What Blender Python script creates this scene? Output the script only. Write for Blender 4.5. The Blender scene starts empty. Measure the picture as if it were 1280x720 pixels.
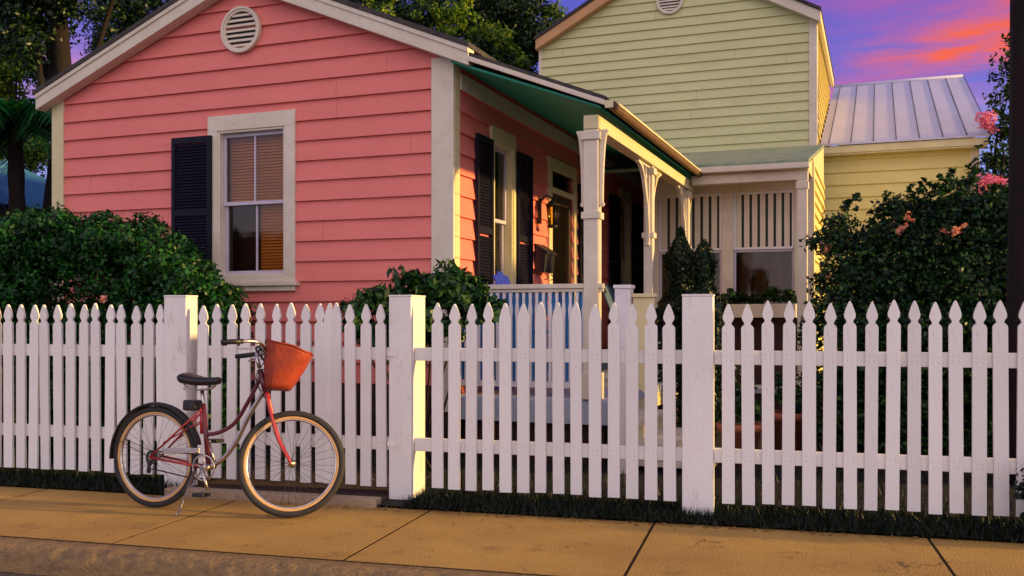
import bpy, bmesh, math, random
import numpy as np
from mathutils import Matrix, Vector
R = math.radians
rnd = random.Random(7)
nrg = np.random.default_rng(11)
sc = bpy.context.scene
COL = sc.collection

# ------------------------------------------------------------------ camera
cam = bpy.data.cameras.new('camera'); camo = bpy.data.objects.new('camera', cam); COL.objects.link(camo)
camo.location = (0, 0, 1.28); camo.rotation_euler = (R(90), 0, 0)
cam.sensor_width = 36; cam.lens = 33.75; cam.shift_y = 35/1280; cam.clip_end = 2000; cam.clip_start = .05
sc.camera = camo
# ------------------------------------------------------------------ light
SUN_AZ = -11     # direction towards the sun in the XY plane, degrees from +X
SUN_EL = 10.5
w = bpy.data.worlds.new('World'); sc.world = w; w.use_nodes = True
def build_world():
    nt = w.node_tree; N = nt.nodes; L = nt.links; N.clear()
    out = N.new('ShaderNodeOutputWorld')
    def math_(op, a, b=None, clamp=False):
        n = N.new('ShaderNodeMath'); n.operation = op; n.use_clamp = clamp
        for i, s in enumerate((a, b)):
            if s is None: continue
            if isinstance(s, (int, float)): n.inputs[i].default_value = s
            else: L.new(s, n.inputs[i])
        return n.outputs[0]
    def mix(f, a, b):
        n = N.new('ShaderNodeMix'); n.data_type = 'RGBA'
        if isinstance(f, (int, float)): n.inputs[0].default_value = f
        else: L.new(f, n.inputs[0])
        for i, s in ((6, a), (7, b)):
            if isinstance(s, tuple): n.inputs[i].default_value = (*s, 1)
            else: L.new(s, n.inputs[i])
        return n.outputs[2]
    tc = N.new('ShaderNodeTexCoord'); sp = N.new('ShaderNodeSeparateXYZ'); L.new(tc.outputs['Generated'], sp.inputs[0])
    X, Y, Z = sp.outputs
    az = math_('ARCTAN2', X, Y)                      # 0 = straight ahead
    el = math_('ARCSINE', Z)
    # slow distortion of the cloud bands
    nz = N.new('ShaderNodeTexNoise'); nz.inputs['Scale'].default_value = 3.0; nz.inputs['Detail'].default_value = 9; nz.inputs['Roughness'].default_value = .6
    mp = N.new('ShaderNodeMapping'); mp.inputs['Scale'].default_value = (1, 1, 4.5); L.new(tc.outputs['Generated'], mp.inputs[0]); L.new(mp.outputs[0], nz.inputs[0])
    nf = math_('SUBTRACT', nz.outputs[0], .5)
    ns = N.new('ShaderNodeTexNoise'); ns.inputs['Scale'].default_value = 7; ns.inputs['Detail'].default_value = 7; ns.inputs['Roughness'].default_value = .62
    ms = N.new('ShaderNodeMapping'); ms.inputs['Scale'].default_value = (1, 1, 7); ms.inputs['Rotation'].default_value = (0, R(4), 0); L.new(tc.outputs['Generated'], ms.inputs[0]); L.new(ms.outputs[0], ns.inputs[0])
    streak = math_('MULTIPLY', math_('SUBTRACT', ns.outputs[0], .30), 3.4, True)
    def band(e0, a0, slope, we, wa):
        e = math_('ADD', math_('SUBTRACT', el, e0), math_('MULTIPLY', math_('SUBTRACT', az, a0), slope))
        e = math_('ADD', e, math_('MULTIPLY', nf, .11))
        g = math_('POWER', math_('DIVIDE', e, we), 2); h = math_('POWER', math_('DIVIDE', math_('SUBTRACT', az, a0), wa), 2)
        return math_('MULTIPLY', math_('EXPONENT', math_('MULTIPLY', math_('ADD', g, h), -1)), streak)
    base = N.new('ShaderNodeValToRGB'); L.new(math_('MULTIPLY', el, 1.6, True), base.inputs[0])
    cr = base.color_ramp; cr.elements[0].position = 0; cr.elements[0].color = (.62, .50, .86, 1)
    cr.elements[1].position = 1; cr.elements[1].color = (.10, .10, .42, 1)
    for p, c in ((.22, (.34, .42, 1.0)), (.36, (.15, .17, .80)), (.60, (.10, .09, .62))):
        q = cr.elements.new(p); q.color = (*c, 1)
    n2 = N.new('ShaderNodeTexNoise'); n2.inputs['Scale'].default_value = 2.2; n2.inputs['Detail'].default_value = 6
    mp2 = N.new('ShaderNodeMapping'); mp2.inputs['Scale'].default_value = (1, 1, 5); mp2.inputs['Location'].default_value = (.7, .2, .4)
    L.new(tc.outputs['Generated'], mp2.inputs[0]); L.new(mp2.outputs[0], n2.inputs[0])
    cl = math_('MULTIPLY', math_('SUBTRACT', n2.outputs[0], .66), 2.6, True)
    c = mix(cl, base.outputs[0], (.72, .20, .48))
    c = mix(math_('MULTIPLY', band(.300, .42, .02, .022, .14), .55), c, (.78, .12, .36))
    c = mix(math_('MULTIPLY', band(.222, .33, .03, .016, .10), .9), c, (.80, .14, .38))
    c = mix(math_('MULTIPLY', band(.262, .48, -.05, .020, .12), 1.5, True), c, (1.15, .15, .06))
    c = mix(math_('MULTIPLY', band(.215, -.42, .0, .05, .10), .8), c, (.75, .28, .60))
    c = mix(math_('MULTIPLY', band(.335, .50, -.03, .014, .13), .9), c, (.95, .16, .12))
    c = mix(math_('MULTIPLY', band(.200, .36, .02, .012, .10), .8), c, (.85, .30, .50))
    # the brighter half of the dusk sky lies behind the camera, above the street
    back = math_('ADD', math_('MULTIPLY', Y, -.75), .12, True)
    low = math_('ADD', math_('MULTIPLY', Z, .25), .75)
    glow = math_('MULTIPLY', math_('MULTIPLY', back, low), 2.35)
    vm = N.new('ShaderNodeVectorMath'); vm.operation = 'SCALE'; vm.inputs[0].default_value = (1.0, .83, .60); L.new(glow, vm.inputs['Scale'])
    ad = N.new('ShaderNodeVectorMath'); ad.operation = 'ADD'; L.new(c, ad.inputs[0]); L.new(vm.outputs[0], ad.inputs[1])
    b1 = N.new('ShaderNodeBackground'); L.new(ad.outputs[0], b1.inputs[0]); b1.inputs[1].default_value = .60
    sky = N.new('ShaderNodeTexSky'); sky.sky_type = 'NISHITA'; sky.sun_disc = False
    sky.sun_elevation = R(SUN_EL); sky.sun_rotation = R(90 - SUN_AZ)
    b2 = N.new('ShaderNodeBackground'); L.new(sky.outputs[0], b2.inputs[0]); b2.inputs[1].default_value = .008
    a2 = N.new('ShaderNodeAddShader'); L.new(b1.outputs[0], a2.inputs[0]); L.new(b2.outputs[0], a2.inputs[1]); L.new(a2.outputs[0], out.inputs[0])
build_world()
sun = bpy.data.lights.new('sun', 'SUN'); suno = bpy.data.objects.new('sun', sun); COL.objects.link(suno)
sun.energy = 5.0; sun.angle = R(2.5); sun.color = (1.0, .64, .20)
sd = Vector((math.cos(R(SUN_AZ))*math.cos(R(SUN_EL)), math.sin(R(SUN_AZ))*math.cos(R(SUN_EL)), math.sin(R(SUN_EL))))
suno.rotation_euler = sd.to_track_quat('Z', 'Y').to_euler()
vs = sc.view_settings; vs.view_transform = 'Standard'; vs.look = 'None'; vs.gamma = 1; vs.exposure = 0.42; vs.use_curve_mapping = False

# ------------------------------------------------------------------ materials
def new_mat(name):
    m = bpy.data.materials.new(name); m.use_nodes = True; nt = m.node_tree
    return m, nt, nt.nodes['Principled BSDF'], nt.nodes['Material Output']
def paint(name, a, b=None, rough=.55, scale=3.0, bump=.15, fine=60, stretch=(1, 1, 1), spec=.4, metallic=0, dirt=None, dirt_amt=.5, rot=(0, 0, 0)):
    """a painted or natural surface: two tones mottled by noise, optional dirt patches, fine bump"""
    m, nt, P, O = new_mat(name); N = nt.nodes; L = nt.links
    b = b or tuple(c*.86 for c in a)
    tc = N.new('ShaderNodeTexCoord'); mp = N.new('ShaderNodeMapping'); mp.inputs['Scale'].default_value = stretch; mp.inputs['Rotation'].default_value = rot
    L.new(tc.outputs['Object'], mp.inputs[0])
    n = N.new('ShaderNodeTexNoise'); n.inputs['Scale'].default_value = scale; n.inputs['Detail'].default_value = 6; n.inputs['Roughness'].default_value = .65
    L.new(mp.outputs[0], n.inputs[0])
    r = N.new('ShaderNodeValToRGB'); r.color_ramp.elements[0].position = .32; r.color_ramp.elements[1].position = .68
    r.color_ramp.elements[0].color = (*a, 1); r.color_ramp.elements[1].color = (*b, 1); L.new(n.outputs[0], r.inputs[0])
    col = r.outputs[0]
    if dirt:
        d = N.new('ShaderNodeTexNoise'); d.inputs['Scale'].default_value = scale*2.7; d.inputs['Detail'].default_value = 9; d.inputs['Roughness'].default_value = .75
        L.new(mp.outputs[0], d.inputs[0])
        dr = N.new('ShaderNodeValToRGB'); dr.color_ramp.elements[0].position = .56; dr.color_ramp.elements[1].position = .74
        dr.color_ramp.elements[1].color = (dirt_amt,)*3 + (1,); L.new(d.outputs[0], dr.inputs[0])
        mx = N.new('ShaderNodeMix'); mx.data_type = 'RGBA'; L.new(dr.outputs[0], mx.inputs[0]); L.new(col, mx.inputs[6]); mx.inputs[7].default_value = (*dirt, 1)
        col = mx.outputs[2]
    L.new(col, P.inputs['Base Color'])
    f = N.new('ShaderNodeTexNoise'); f.inputs['Scale'].default_value = fine; f.inputs['Detail'].default_value = 4; L.new(mp.outputs[0], f.inputs[0])
    bp = N.new('ShaderNodeBump'); bp.inputs['Strength'].default_value = bump; bp.inputs['Distance'].default_value = .01
    L.new(f.outputs[0], bp.inputs['Height']); L.new(bp.outputs[0], P.inputs['Normal'])
    P.inputs['Roughness'].default_value = rough; P.inputs['Specular IOR Level'].default_value = spec; P.inputs['Metallic'].default_value = metallic
    return m
def leafmat(name, dark, mid, light, trans=.3, pos=(.0, .55, 1.0)):
    m, nt, P, O = new_mat(name); N = nt.nodes; L = nt.links
    g = N.new('ShaderNodeNewGeometry'); r = N.new('ShaderNodeValToRGB')
    r.color_ramp.elements[0].position = pos[0]; r.color_ramp.elements[0].color = (*dark, 1)
    r.color_ramp.elements[1].position = pos[2]; r.color_ramp.elements[1].color = (*light, 1)
    e = r.color_ramp.elements.new(pos[1]); e.color = (*mid, 1)
    L.new(g.outputs['Random Per Island'], r.inputs[0]); L.new(r.outputs[0], P.inputs['Base Color'])
    P.inputs['Roughness'].default_value = .42; P.inputs['Specular IOR Level'].default_value = .35
    t = N.new('ShaderNodeBsdfTranslucent'); L.new(r.outputs[0], t.inputs[0])
    mx = N.new('ShaderNodeMixShader'); mx.inputs[0].default_value = trans
    L.new(P.outputs[0], mx.inputs[1]); L.new(t.outputs[0], mx.inputs[2]); L.new(mx.outputs[0], O.inputs[0])
    return m
def glassmat(name, tint=(.85, .8, .76)):
    m, nt, P, O = new_mat(name); N = nt.nodes; L = nt.links
    t = N.new('ShaderNodeBsdfTransparent'); t.inputs[0].default_value = (*tint, 1)
    g = N.new('ShaderNodeBsdfGlossy'); g.inputs['Roughness'].default_value = .06; g.inputs[0].default_value = (.9, .9, .9, 1)
    nz = N.new('ShaderNodeTexNoise'); nz.inputs['Scale'].default_value = 2.0
    bp = N.new('ShaderNodeBump'); bp.inputs['Strength'].default_value = .12; bp.inputs['Distance'].default_value = .05; L.new(nz.outputs[0], bp.inputs['Height']); L.new(bp.outputs[0], g.inputs['Normal'])
    f = N.new('ShaderNodeFresnel'); f.inputs[0].default_value = 1.26
    ad = N.new('ShaderNodeMath'); ad.operation = 'ADD'; ad.inputs[1].default_value = .01; L.new(f.outputs[0], ad.inputs[0])
    mx = N.new('ShaderNodeMixShader'); L.new(ad.outputs[0], mx.inputs[0]); L.new(t.outputs[0], mx.inputs[1]); L.new(g.outputs[0], mx.inputs[2]); L.new(mx.outputs[0], O.inputs[0])
    return m
M = {}
M['pink'] = paint('pink paint', (.78, .21, .175), (.70, .18, .15), .6, 1.6, .25, 45, (1, 1, 3), dirt=(.48, .13, .10), dirt_amt=.4)
M['green_siding'] = paint('sage siding', (.62, .62, .31), (.55, .55, .27), .6, 1.4, .2, 40, (1, 1, 3), dirt=(.36, .38, .18), dirt_amt=.4)
M['yellow_siding'] = paint('yellow siding', (.72, .62, .24), (.64, .55, .21), .6, 1.4, .2, 40, (1, 1, 3), dirt=(.45, .34, .10), dirt_amt=.4)
M['trim'] = paint('cream trim', (.72, .64, .52), (.62, .54, .42), .55, 4, .3, 70, (1, 1, 1), dirt=(.30, .24, .16), dirt_amt=.35)
M['sunlit_trim'] = paint('sunlit cream trim', (.70, .62, .36), (.60, .52, .28), .55, 4, .3, 70)  # cream trim with yellow sunlight put into the colour, mostly for sun-facing faces
M['fence'] = paint('white fence paint', (.82, .79, .75), (.74, .71, .68), .55, 3.5, .35, 50, (1, 1, .35), dirt=(.40, .31, .28), dirt_amt=.65)
def vary(m, lo=.90):
    nt = m.node_tree; N = nt.nodes; L = nt.links; P = N['Principled BSDF']; src = P.inputs['Base Color'].links[0].from_socket
    oi = N.new('ShaderNodeObjectInfo'); mr = N.new('ShaderNodeMapRange'); mr.inputs[3].default_value = lo; mr.inputs[4].default_value = 1.04; L.new(oi.outputs['Random'], mr.inputs[0])
    vm = N.new('ShaderNodeVectorMath'); vm.operation = 'SCALE'; L.new(src, vm.inputs[0]); L.new(mr.outputs[0], vm.inputs['Scale']); L.new(vm.outputs[0], P.inputs['Base Color'])
vary(M['fence'])
M['white'] = paint('white paint', (.80, .76, .78), (.70, .66, .68), .55, 4, .3, 60, dirt=(.4, .33, .28), dirt_amt=.3)
M['roof_dark'] = paint('dark shingles', (.035, .03, .03), (.07, .06, .055), .9, 9, .8, 60)
M['roof_metal'] = paint('pale metal roofing', (.58, .56, .70), (.50, .49, .62), .6, 1.2, .1, 20, (1, .4, 1), spec=.4)
M['roof_green'] = paint('weathered green metal', (.16, .24, .15), (.30, .32, .24), .6, 5, .5, 30, (1, .5, 1), dirt=(.08, .14, .08), dirt_amt=.8)
M['roof_blue'] = paint('blue metal roofing', (.05, .20, .36), (.04, .15, .29), .5, 2, .1, 20)
M['ceiling'] = paint('green porch ceiling', (.012, .36, .24), (.01, .30, .20), .6, 2, .1, 30)
M['shutter'] = paint('navy shutter', (.004, .004, .014), (.006, .006, .018), .6, 5, .2, 50, spec=.2)
M['black'] = paint('black metal', (.012, .011, .012), (.02, .018, .018), .4, 8, .1, 60)
M['rubber'] = paint('tyre rubber', (.018, .017, .018), (.03, .027, .026), .75, 12, .4, 120)
M['dark_wood'] = paint('dark door wood', (.05, .02, .012), (.03, .012, .008), .45, 4, .2, 40, (1, 1, .2))
M['interior'] = paint('dim room', (.05, .022, .015), (.03, .012, .01), .9, 1)
M['blind'] = paint('wooden blind', (.80, .34, .06), (.62, .24, .04), .6, 4, .1, 30, (.3, 1, 1))
M['curtain'] = paint('brown curtain', (.12, .065, .025), (.06, .032, .014), .9, 3, .2, 20, (4, 4, .3))
M['sash'] = paint('grey lilac sash paint', (.55, .50, .60), (.48, .43, .52), .5, 5, .2, 60)
M['glass'] = glassmat('window glass')
M['blue'] = paint('blue paint', (.03, .17, .48), (.025, .22, .50), .5, 5, .3, 40, (1, 1, .3))
M['deep_blue'] = paint('deep blue paint', (.02, .05, .50), (.02, .04, .42), .4, 5, .2, 40)
M['slate_blue'] = paint('slate blue paint', (.10, .16, .26), (.08, .13, .2), .5, 5, .2, 40)
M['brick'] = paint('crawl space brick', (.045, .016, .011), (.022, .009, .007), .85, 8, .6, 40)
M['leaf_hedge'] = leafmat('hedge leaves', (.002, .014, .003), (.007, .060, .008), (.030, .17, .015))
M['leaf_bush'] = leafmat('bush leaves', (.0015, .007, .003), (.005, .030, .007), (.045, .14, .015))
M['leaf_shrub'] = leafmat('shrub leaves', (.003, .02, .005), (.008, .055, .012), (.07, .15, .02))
M['leaf_tree'] = leafmat('tree leaves', (.002, .010, .003), (.006, .030, .006), (.05, .10, .012), .2, (0, .7, 1))
M['leaf_tree_sunlit'] = leafmat('sunlit tree leaves', (.01, .05, .008), (.10, .22, .01), (.36, .42, .02), .4)  # sunlight on the foliage is put into this lime leaf colour
M['leaf_palm'] = leafmat('palm fronds', (.004, .045, .014), (.008, .09, .022), (.03, .17, .03))
M['leaf_conifer'] = leafmat('conifer leaves', (.002, .010, .005), (.004, .018, .008), (.010, .035, .012), .1)
M['petal_peach'] = leafmat('peach petals', (.62, .22, .10), (.75, .30, .18), (.80, .42, .30))
M['petal_pink'] = leafmat('pink petals', (.75, .12, .25), (.85, .22, .38), (.85, .40, .55))
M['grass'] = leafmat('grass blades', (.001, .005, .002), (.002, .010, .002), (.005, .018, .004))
M['dry_leaf'] = leafmat('dry leaves', (.10, .05, .02), (.25, .13, .05), (.45, .26, .10))
M['bark'] = paint('dark bark', (.016, .008, .005), (.005, .003, .002), .95, 5, 1.0, 24, (1, 1, .15))
M['rake_tan'] = paint('tan trim', (.60, .33, .14), (.5, .26, .11), .55, 4, .3, 70)
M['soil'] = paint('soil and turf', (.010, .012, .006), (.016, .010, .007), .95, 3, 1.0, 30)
M['asphalt'] = paint('asphalt', (.055, .045, .04), (.075, .06, .05), .9, 6, .8, 120)
M['gutter_brown'] = paint('weathered gutter', (.16, .085, .030), (.10, .05, .02), .7, 8, .5, 50)
M['rust'] = paint('rusty nail', (.20, .10, .06))
M['joint'] = paint('dark joint dirt', (.020, .014, .008), (.03, .02, .01), .98, 8, .5, 60, spec=.1)
M['kerb'] = paint('kerb concrete', (.30, .185, .075), (.15, .10, .05), .95, 24, 1.0, 55, (.5, 1, 1), dirt=(.022, .018, .014), dirt_amt=1.0)
def pavement_mat():
    m = paint('ochre pavement concrete', (.48, .285, .065), (.34, .19, .040), .85, 1.1, .55, 90, dirt=(.13, .07, .022), dirt_amt=.8)
    nt = m.node_tree; N = nt.nodes; L = nt.links; P = N['Principled BSDF']
    src = P.inputs['Base Color'].links[0].from_socket
    tc = N.new('ShaderNodeTexCoord')
    sp = N.new('ShaderNodeTexNoise'); sp.inputs['Scale'].default_value = 160; sp.inputs['Detail'].default_value = 2; L.new(tc.outputs['Object'], sp.inputs[0])
    rr = N.new('ShaderNodeValToRGB'); rr.color_ramp.elements[0].position = .35; rr.color_ramp.elements[0].color = (.62, .62, .62, 1); rr.color_ramp.elements[1].position = .62; rr.color_ramp.elements[1].color = (1.12, 1.12, 1.12, 1)
    L.new(sp.outputs[0], rr.inputs[0])
    mx = N.new('ShaderNodeMix'); mx.data_type = 'RGBA'; mx.blend_type = 'MULTIPLY'; mx.inputs[0].default_value = 1; L.new(src, mx.inputs[6]); L.new(rr.outputs[0], mx.inputs[7]); L.new(mx.outputs[2], P.inputs['Base Color'])
    vo = N.new('ShaderNodeTexVoronoi'); vo.feature = 'DISTANCE_TO_EDGE'; vo.inputs['Scale'].default_value = 1.1
    dn = N.new('ShaderNodeTexNoise'); dn.inputs['Scale'].default_value = 3.5; dn.inputs['Detail'].default_value = 6; L.new(tc.outputs['Object'], dn.inputs[0])
    va = N.new('ShaderNodeVectorMath'); va.operation = 'MULTIPLY_ADD'; L.new(dn.outputs[1], va.inputs[0]); va.inputs[1].default_value = (.35, .35, .35); L.new(tc.outputs['Object'], va.inputs[2]); L.new(va.outputs[0], vo.inputs[0])
    cr_ = N.new('ShaderNodeValToRGB'); cr_.color_ramp.elements[0].position = .0; cr_.color_ramp.elements[0].color = (1, 1, 1, 1); cr_.color_ramp.elements[1].position = .006; cr_.color_ramp.elements[1].color = (0, 0, 0, 1); L.new(vo.outputs[0], cr_.inputs[0])
    mk = N.new('ShaderNodeTexNoise'); mk.inputs['Scale'].default_value = .8; L.new(tc.outputs['Object'], mk.inputs[0])
    mr = N.new('ShaderNodeValToRGB'); mr.color_ramp.elements[0].position = .52; mr.color_ramp.elements[1].position = .60; L.new(mk.outputs[0], mr.inputs[0])
    mm = N.new('ShaderNodeMath'); mm.operation = 'MULTIPLY'; L.new(cr_.outputs[0], mm.inputs[0]); L.new(mr.outputs[0], mm.inputs[1])
    m2 = N.new('ShaderNodeMix'); m2.data_type = 'RGBA'; L.new(mm.outputs[0], m2.inputs[0]); L.new(mx.outputs[2], m2.inputs[6]); m2.inputs[7].default_value = (.05, .03, .012, 1); L.new(m2.outputs[2], P.inputs['Base Color'])
    return m
M['pavement'] = pavement_mat()
M['apron'] = paint('old apron concrete', (.40, .30, .20), (.28, .2, .13), .85, 3, .5, 70, dirt=(.1, .06, .04), dirt_amt=.7)
M['mat_brown'] = paint('brown ground', (.075, .045, .03), (.05, .03, .02), .95, 5, .8, 40)
M['red'] = paint('red bike paint', (.36, .018, .022), (.30, .014, .018), .28, 6, .05, 60, spec=.6)
M['maroon'] = paint('maroon bike paint', (.12, .012, .02), (.09, .01, .016), .3, 6, .05, 60, spec=.6)
M['chrome'] = paint('worn chrome', (.60, .55, .52), (.45, .38, .34), .28, 12, .2, 90, metallic=1)
M['rim'] = paint('tan tyre wall', (.62, .36, .13), (.52, .29, .10), .6, 6, .2, 60)
M['basket'] = paint('orange canvas', (.36, .045, .012), (.23, .026, .008), .65, 5, .5, 35, dirt=(.28, .035, .01), dirt_amt=.6)
M['terracotta'] = paint('terracotta', (.42, .13, .06), (.33, .10, .05), .8, 6, .3, 50)
M['lamp_glass'] = glassmat('lantern glass', (.8, .6, .2))
M['grey_stone'] = paint('grey step paint', (.42, .46, .56), (.34, .38, .48), .6, 4, .3, 50)

# ------------------------------------------------------------------ mesh helpers
class MB:
    def __init__(s, xf=None): s.v = []; s.f = []; s.xf = xf; s.smooth = []
    def add(s, vs_, fs, smooth=False):
        k = len(s.v)
        for p in vs_:
            p = Vector(p); s.v.append(s.xf @ p if s.xf else p)
        for f in fs: s.f.append([i+k for i in f]); s.smooth.append(smooth)
        return s
    def box(s, x0, x1, y0, y1, z0, z1):
        return s.add([(x0, y0, z0), (x1, y0, z0), (x1, y1, z0), (x0, y1, z0), (x0, y0, z1), (x1, y0, z1), (x1, y1, z1), (x0, y1, z1)],
              [(0, 3, 2, 1), (4, 5, 6, 7), (0, 1, 5, 4), (1, 2, 6, 5), (2, 3, 7, 6), (3, 0, 4, 7)])
    def prism(s, pts, ext):
        n = len(pts); e = Vector(ext); P = [Vector(p) for p in pts]
        return s.add(P + [p+e for p in P], [list(range(n))[::-1], list(range(n, 2*n))] + [(i, (i+1) % n, n+(i+1) % n, n+i) for i in range(n)])
    def beam(s, a, b, w, h, up=(0, 0, 1)):
        """rectangular bar from a to b, w across, h along 'up'"""
        a = Vector(a); b = Vector(b); d = (b-a).normalized(); side = d.cross(Vector(up)).normalized(); u = side.cross(d).normalized()
        c = [side*(-w/2)-u*h/2, side*(w/2)-u*h/2, side*(w/2)+u*h/2, side*(-w/2)+u*h/2]
        return s.add([a+q for q in c] + [b+q for q in c], [(0, 1, 2, 3), (7, 6, 5, 4), (0, 4, 5, 1), (1, 5, 6, 2), (2, 6, 7, 3), (3, 7, 4, 0)])
    def tube(s, pts, r, seg=8, cap=True):
        P = [Vector(p) for p in pts]; n = len(P); rr = r if isinstance(r, (list, tuple)) else [r]*n
        T = [(P[min(i+1, n-1)]-P[max(i-1, 0)]).normalized() for i in range(n)]
        ref = Vector((0, 0, 1)) if abs(T[0].z) < .9 else Vector((1, 0, 0))
        a = T[0].cross(ref).normalized(); V = []
        for i in range(n):
            a = (a - T[i]*a.dot(T[i])).normalized(); b = T[i].cross(a)
            for k in range(seg):
                t = 2*math.pi*k/seg; V.append(P[i] + (a*math.cos(t)+b*math.sin(t))*rr[i])
        F = [(i*seg+k, i*seg+(k+1) % seg, (i+1)*seg+(k+1) % seg, (i+1)*seg+k) for i in range(n-1) for k in range(seg)]
        if cap: F += [tuple(range(seg))[::-1], tuple((n-1)*seg+k for k in range(seg))]
        return s.add(V, F, True)
    def torus(s, c, ax, Rr, r, n=56, m=10, flat=1.0):
        c = Vector(c); ax = Vector(ax).normalized(); u = ax.orthogonal().normalized(); v = ax.cross(u); V = []
        for i in range(n):
            t = 2*math.pi*i/n; d = u*math.cos(t)+v*math.sin(t)
            for k in range(m):
                q = 2*math.pi*k/m; V.append(c + d*(Rr+r*math.cos(q)) + ax*(r*flat*math.sin(q)))
        F = [(i*m+k, ((i+1) % n)*m+k, ((i+1) % n)*m+(k+1) % m, i*m+(k+1) % m) for i in range(n) for k in range(m)]
        return s.add(V, F, True)
    def lathe(s, prof, c=(0, 0, 0), seg=16):
        V = []; c = Vector(c)
        for (r, z) in prof:
            for k in range(seg):
                t = 2*math.pi*k/seg; V.append(c+Vector((r*math.cos(t), r*math.sin(t), z)))
        n = len(prof)
        F = [(i*seg+k, i*seg+(k+1) % seg, (i+1)*seg+(k+1) % seg, (i+1)*seg+k) for i in range(n-1) for k in range(seg)] + [tuple(range(seg)), tuple((n-1)*seg+k for k in range(seg))]
        return s.add(V, F, True)
    def build(s, name, mat, parent=None, bevel=0, loc=None):
        me = bpy.data.meshes.new(name); me.from_pydata([tuple(v) for v in s.v], [], s.f)
        me.polygons.foreach_set('use_smooth', s.smooth)
        bm = bmesh.new(); bm.from_mesh(me); bmesh.ops.recalc_face_normals(bm, faces=bm.faces); bm.to_mesh(me); bm.free()
        me.materials.append(M[mat] if isinstance(mat, str) else mat)
        o = bpy.data.objects.new(name, me); COL.objects.link(o)
        if parent: o.parent = parent
        if loc: o.location = loc
        if bevel:
            b = o.modifiers.new('bevel', 'BEVEL'); b.width = bevel; b.segments = 2; b.limit_method = 'ANGLE'; b.angle_limit = R(50)
        return o
def tag(o, label=None, cat=None, group=None, kind=None):
    if label: o['label'] = label
    if cat: o['category'] = cat
    if group: o['group'] = group
    if kind: o['kind'] = kind
    return o
def thing(name, label, cat, loc=(0, 0, 0), rz=0, group=None):
    o = bpy.data.objects.new(name, None); COL.objects.link(o); o.location = loc; o.rotation_euler = (0, 0, rz); o.empty_display_size = .2
    return tag(o, label, cat, group)
def dup(root, label=None):
    r = root.copy(); COL.objects.link(r)
    if label: r['label'] = label
    for c in list(root.children):
        d = c.copy(); COL.objects.link(d); d.parent = r
        for g in list(c.children):
            e = g.copy(); COL.objects.link(e); e.parent = d
    return r
def smoothpath(pts, n=6):
    P = [Vector(p) for p in pts]; P = [P[0]*2-P[1]] + P + [P[-1]*2-P[-2]]; out = []
    for i in range(1, len(P)-2):
        for k in range(n):
            t = k/n; a, b, c, d = P[i-1:i+3]
            out.append(.5*((2*b)+(c-a)*t+(2*a-5*b+4*c-d)*t*t+(-a+3*b-3*c+d)*t**3))
    return out + [P[-2]]
# leaves: fast arrays
def leaves(name, pts, nrm, size, mat, parent=None, aspect=.5, var=.35, flat=.0):
    """one leaf-shaped quad per point, facing roughly along nrm"""
    n = len(pts); nr = nrm + nrg.normal(0, .75 if not flat else flat, (n, 3)); nr /= np.linalg.norm(nr, axis=1)[:, None]+1e-9
    a = np.cross(nr, nrg.normal(0, 1, (n, 3))); a /= np.linalg.norm(a, axis=1)[:, None]+1e-9
    b = np.cross(nr, a); s = size*(1+nrg.uniform(-var, var, n))[:, None]
    L_, W_ = s*.5, s*.5*aspect
    v = np.stack([pts-a*L_, pts-a*L_*.1+b*W_-nr*W_*.25, pts+a*L_, pts-a*L_*.1-b*W_-nr*W_*.25], 1).reshape(-1, 3)
    me = bpy.data.meshes.new(name); me.vertices.add(4*n); me.vertices.foreach_set('co', v.ravel())
    me.loops.add(4*n); me.loops.foreach_set('vertex_index', np.arange(4*n, dtype=np.int32))
    me.polygons.add(n); me.polygons.foreach_set('loop_start', np.arange(0, 4*n, 4, dtype=np.int32)); me.polygons.foreach_set('loop_total', np.full(n, 4, dtype=np.int32))
    me.update(calc_edges=True); me.materials.append(M[mat])
    o = bpy.data.objects.new(name, me); COL.objects.link(o)
    if parent: o.parent = parent
    return o
def clumps(ells, ncl, cr, per, shell=.5):
    """leaf points in clumps spread over a set of ellipsoids; returns points and outward normals"""
    ells = [(np.array(c, float), np.array(r, float)) for c, r in ells]
    wts = np.array([np.prod(r)**.67 for c, r in ells]); wts /= wts.sum(); P = []; Nn = []
    for i in nrg.choice(len(ells), ncl, p=wts):
        c, r = ells[i]; d = nrg.normal(0, 1, 3); d /= np.linalg.norm(d)
        k = 1-shell*nrg.random()**1.6; cc = c+d*r*k; q = cr*nrg.uniform(.6, 1.35)
        dd = nrg.normal(0, 1, (per, 3)); dd /= np.linalg.norm(dd, axis=1)[:, None]
        rad = q*nrg.random(per)**.45; P.append(cc+dd*rad[:, None]*np.array([1, 1, .75])); Nn.append(dd*.8+d*.5+np.array([0, 0, .45]))
    return np.concatenate(P), np.concatenate(Nn)
def fill(ells, n):
    P = []
    wts = np.array([np.prod(r) for c, r in ells]); wts = wts/wts.sum()
    for (c, r), k in zip(ells, (wts*n).astype(int)):
        d = nrg.normal(0, 1, (k, 3)); d /= np.linalg.norm(d, axis=1)[:, None]
        P.append(np.array(c)+d*np.array(r)*(.9*nrg.random(k)**.4)[:, None])
    P = np.concatenate(P); return P, np.tile([0, -.3, .5], (len(P), 1))

# ------------------------------------------------------------------ frames
AH = R(20.9); AF = R(15.1)
HO = Vector((-.5375, 8.6, 0)); FO = Vector((-.6848, 6.6273, 0))
MH = Matrix.Translation(HO) @ Matrix.Rotation(-AH, 4, 'Z')        # house frame (u right, v deep)
MF = Matrix.Translation(FO) @ Matrix.Rotation(-AF, 4, 'Z')        # fence frame
def H(u, v, z=0): return MH @ Vector((u, v, z))
def F(u, v, z=0): return MF @ Vector((u, v, z))

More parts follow.
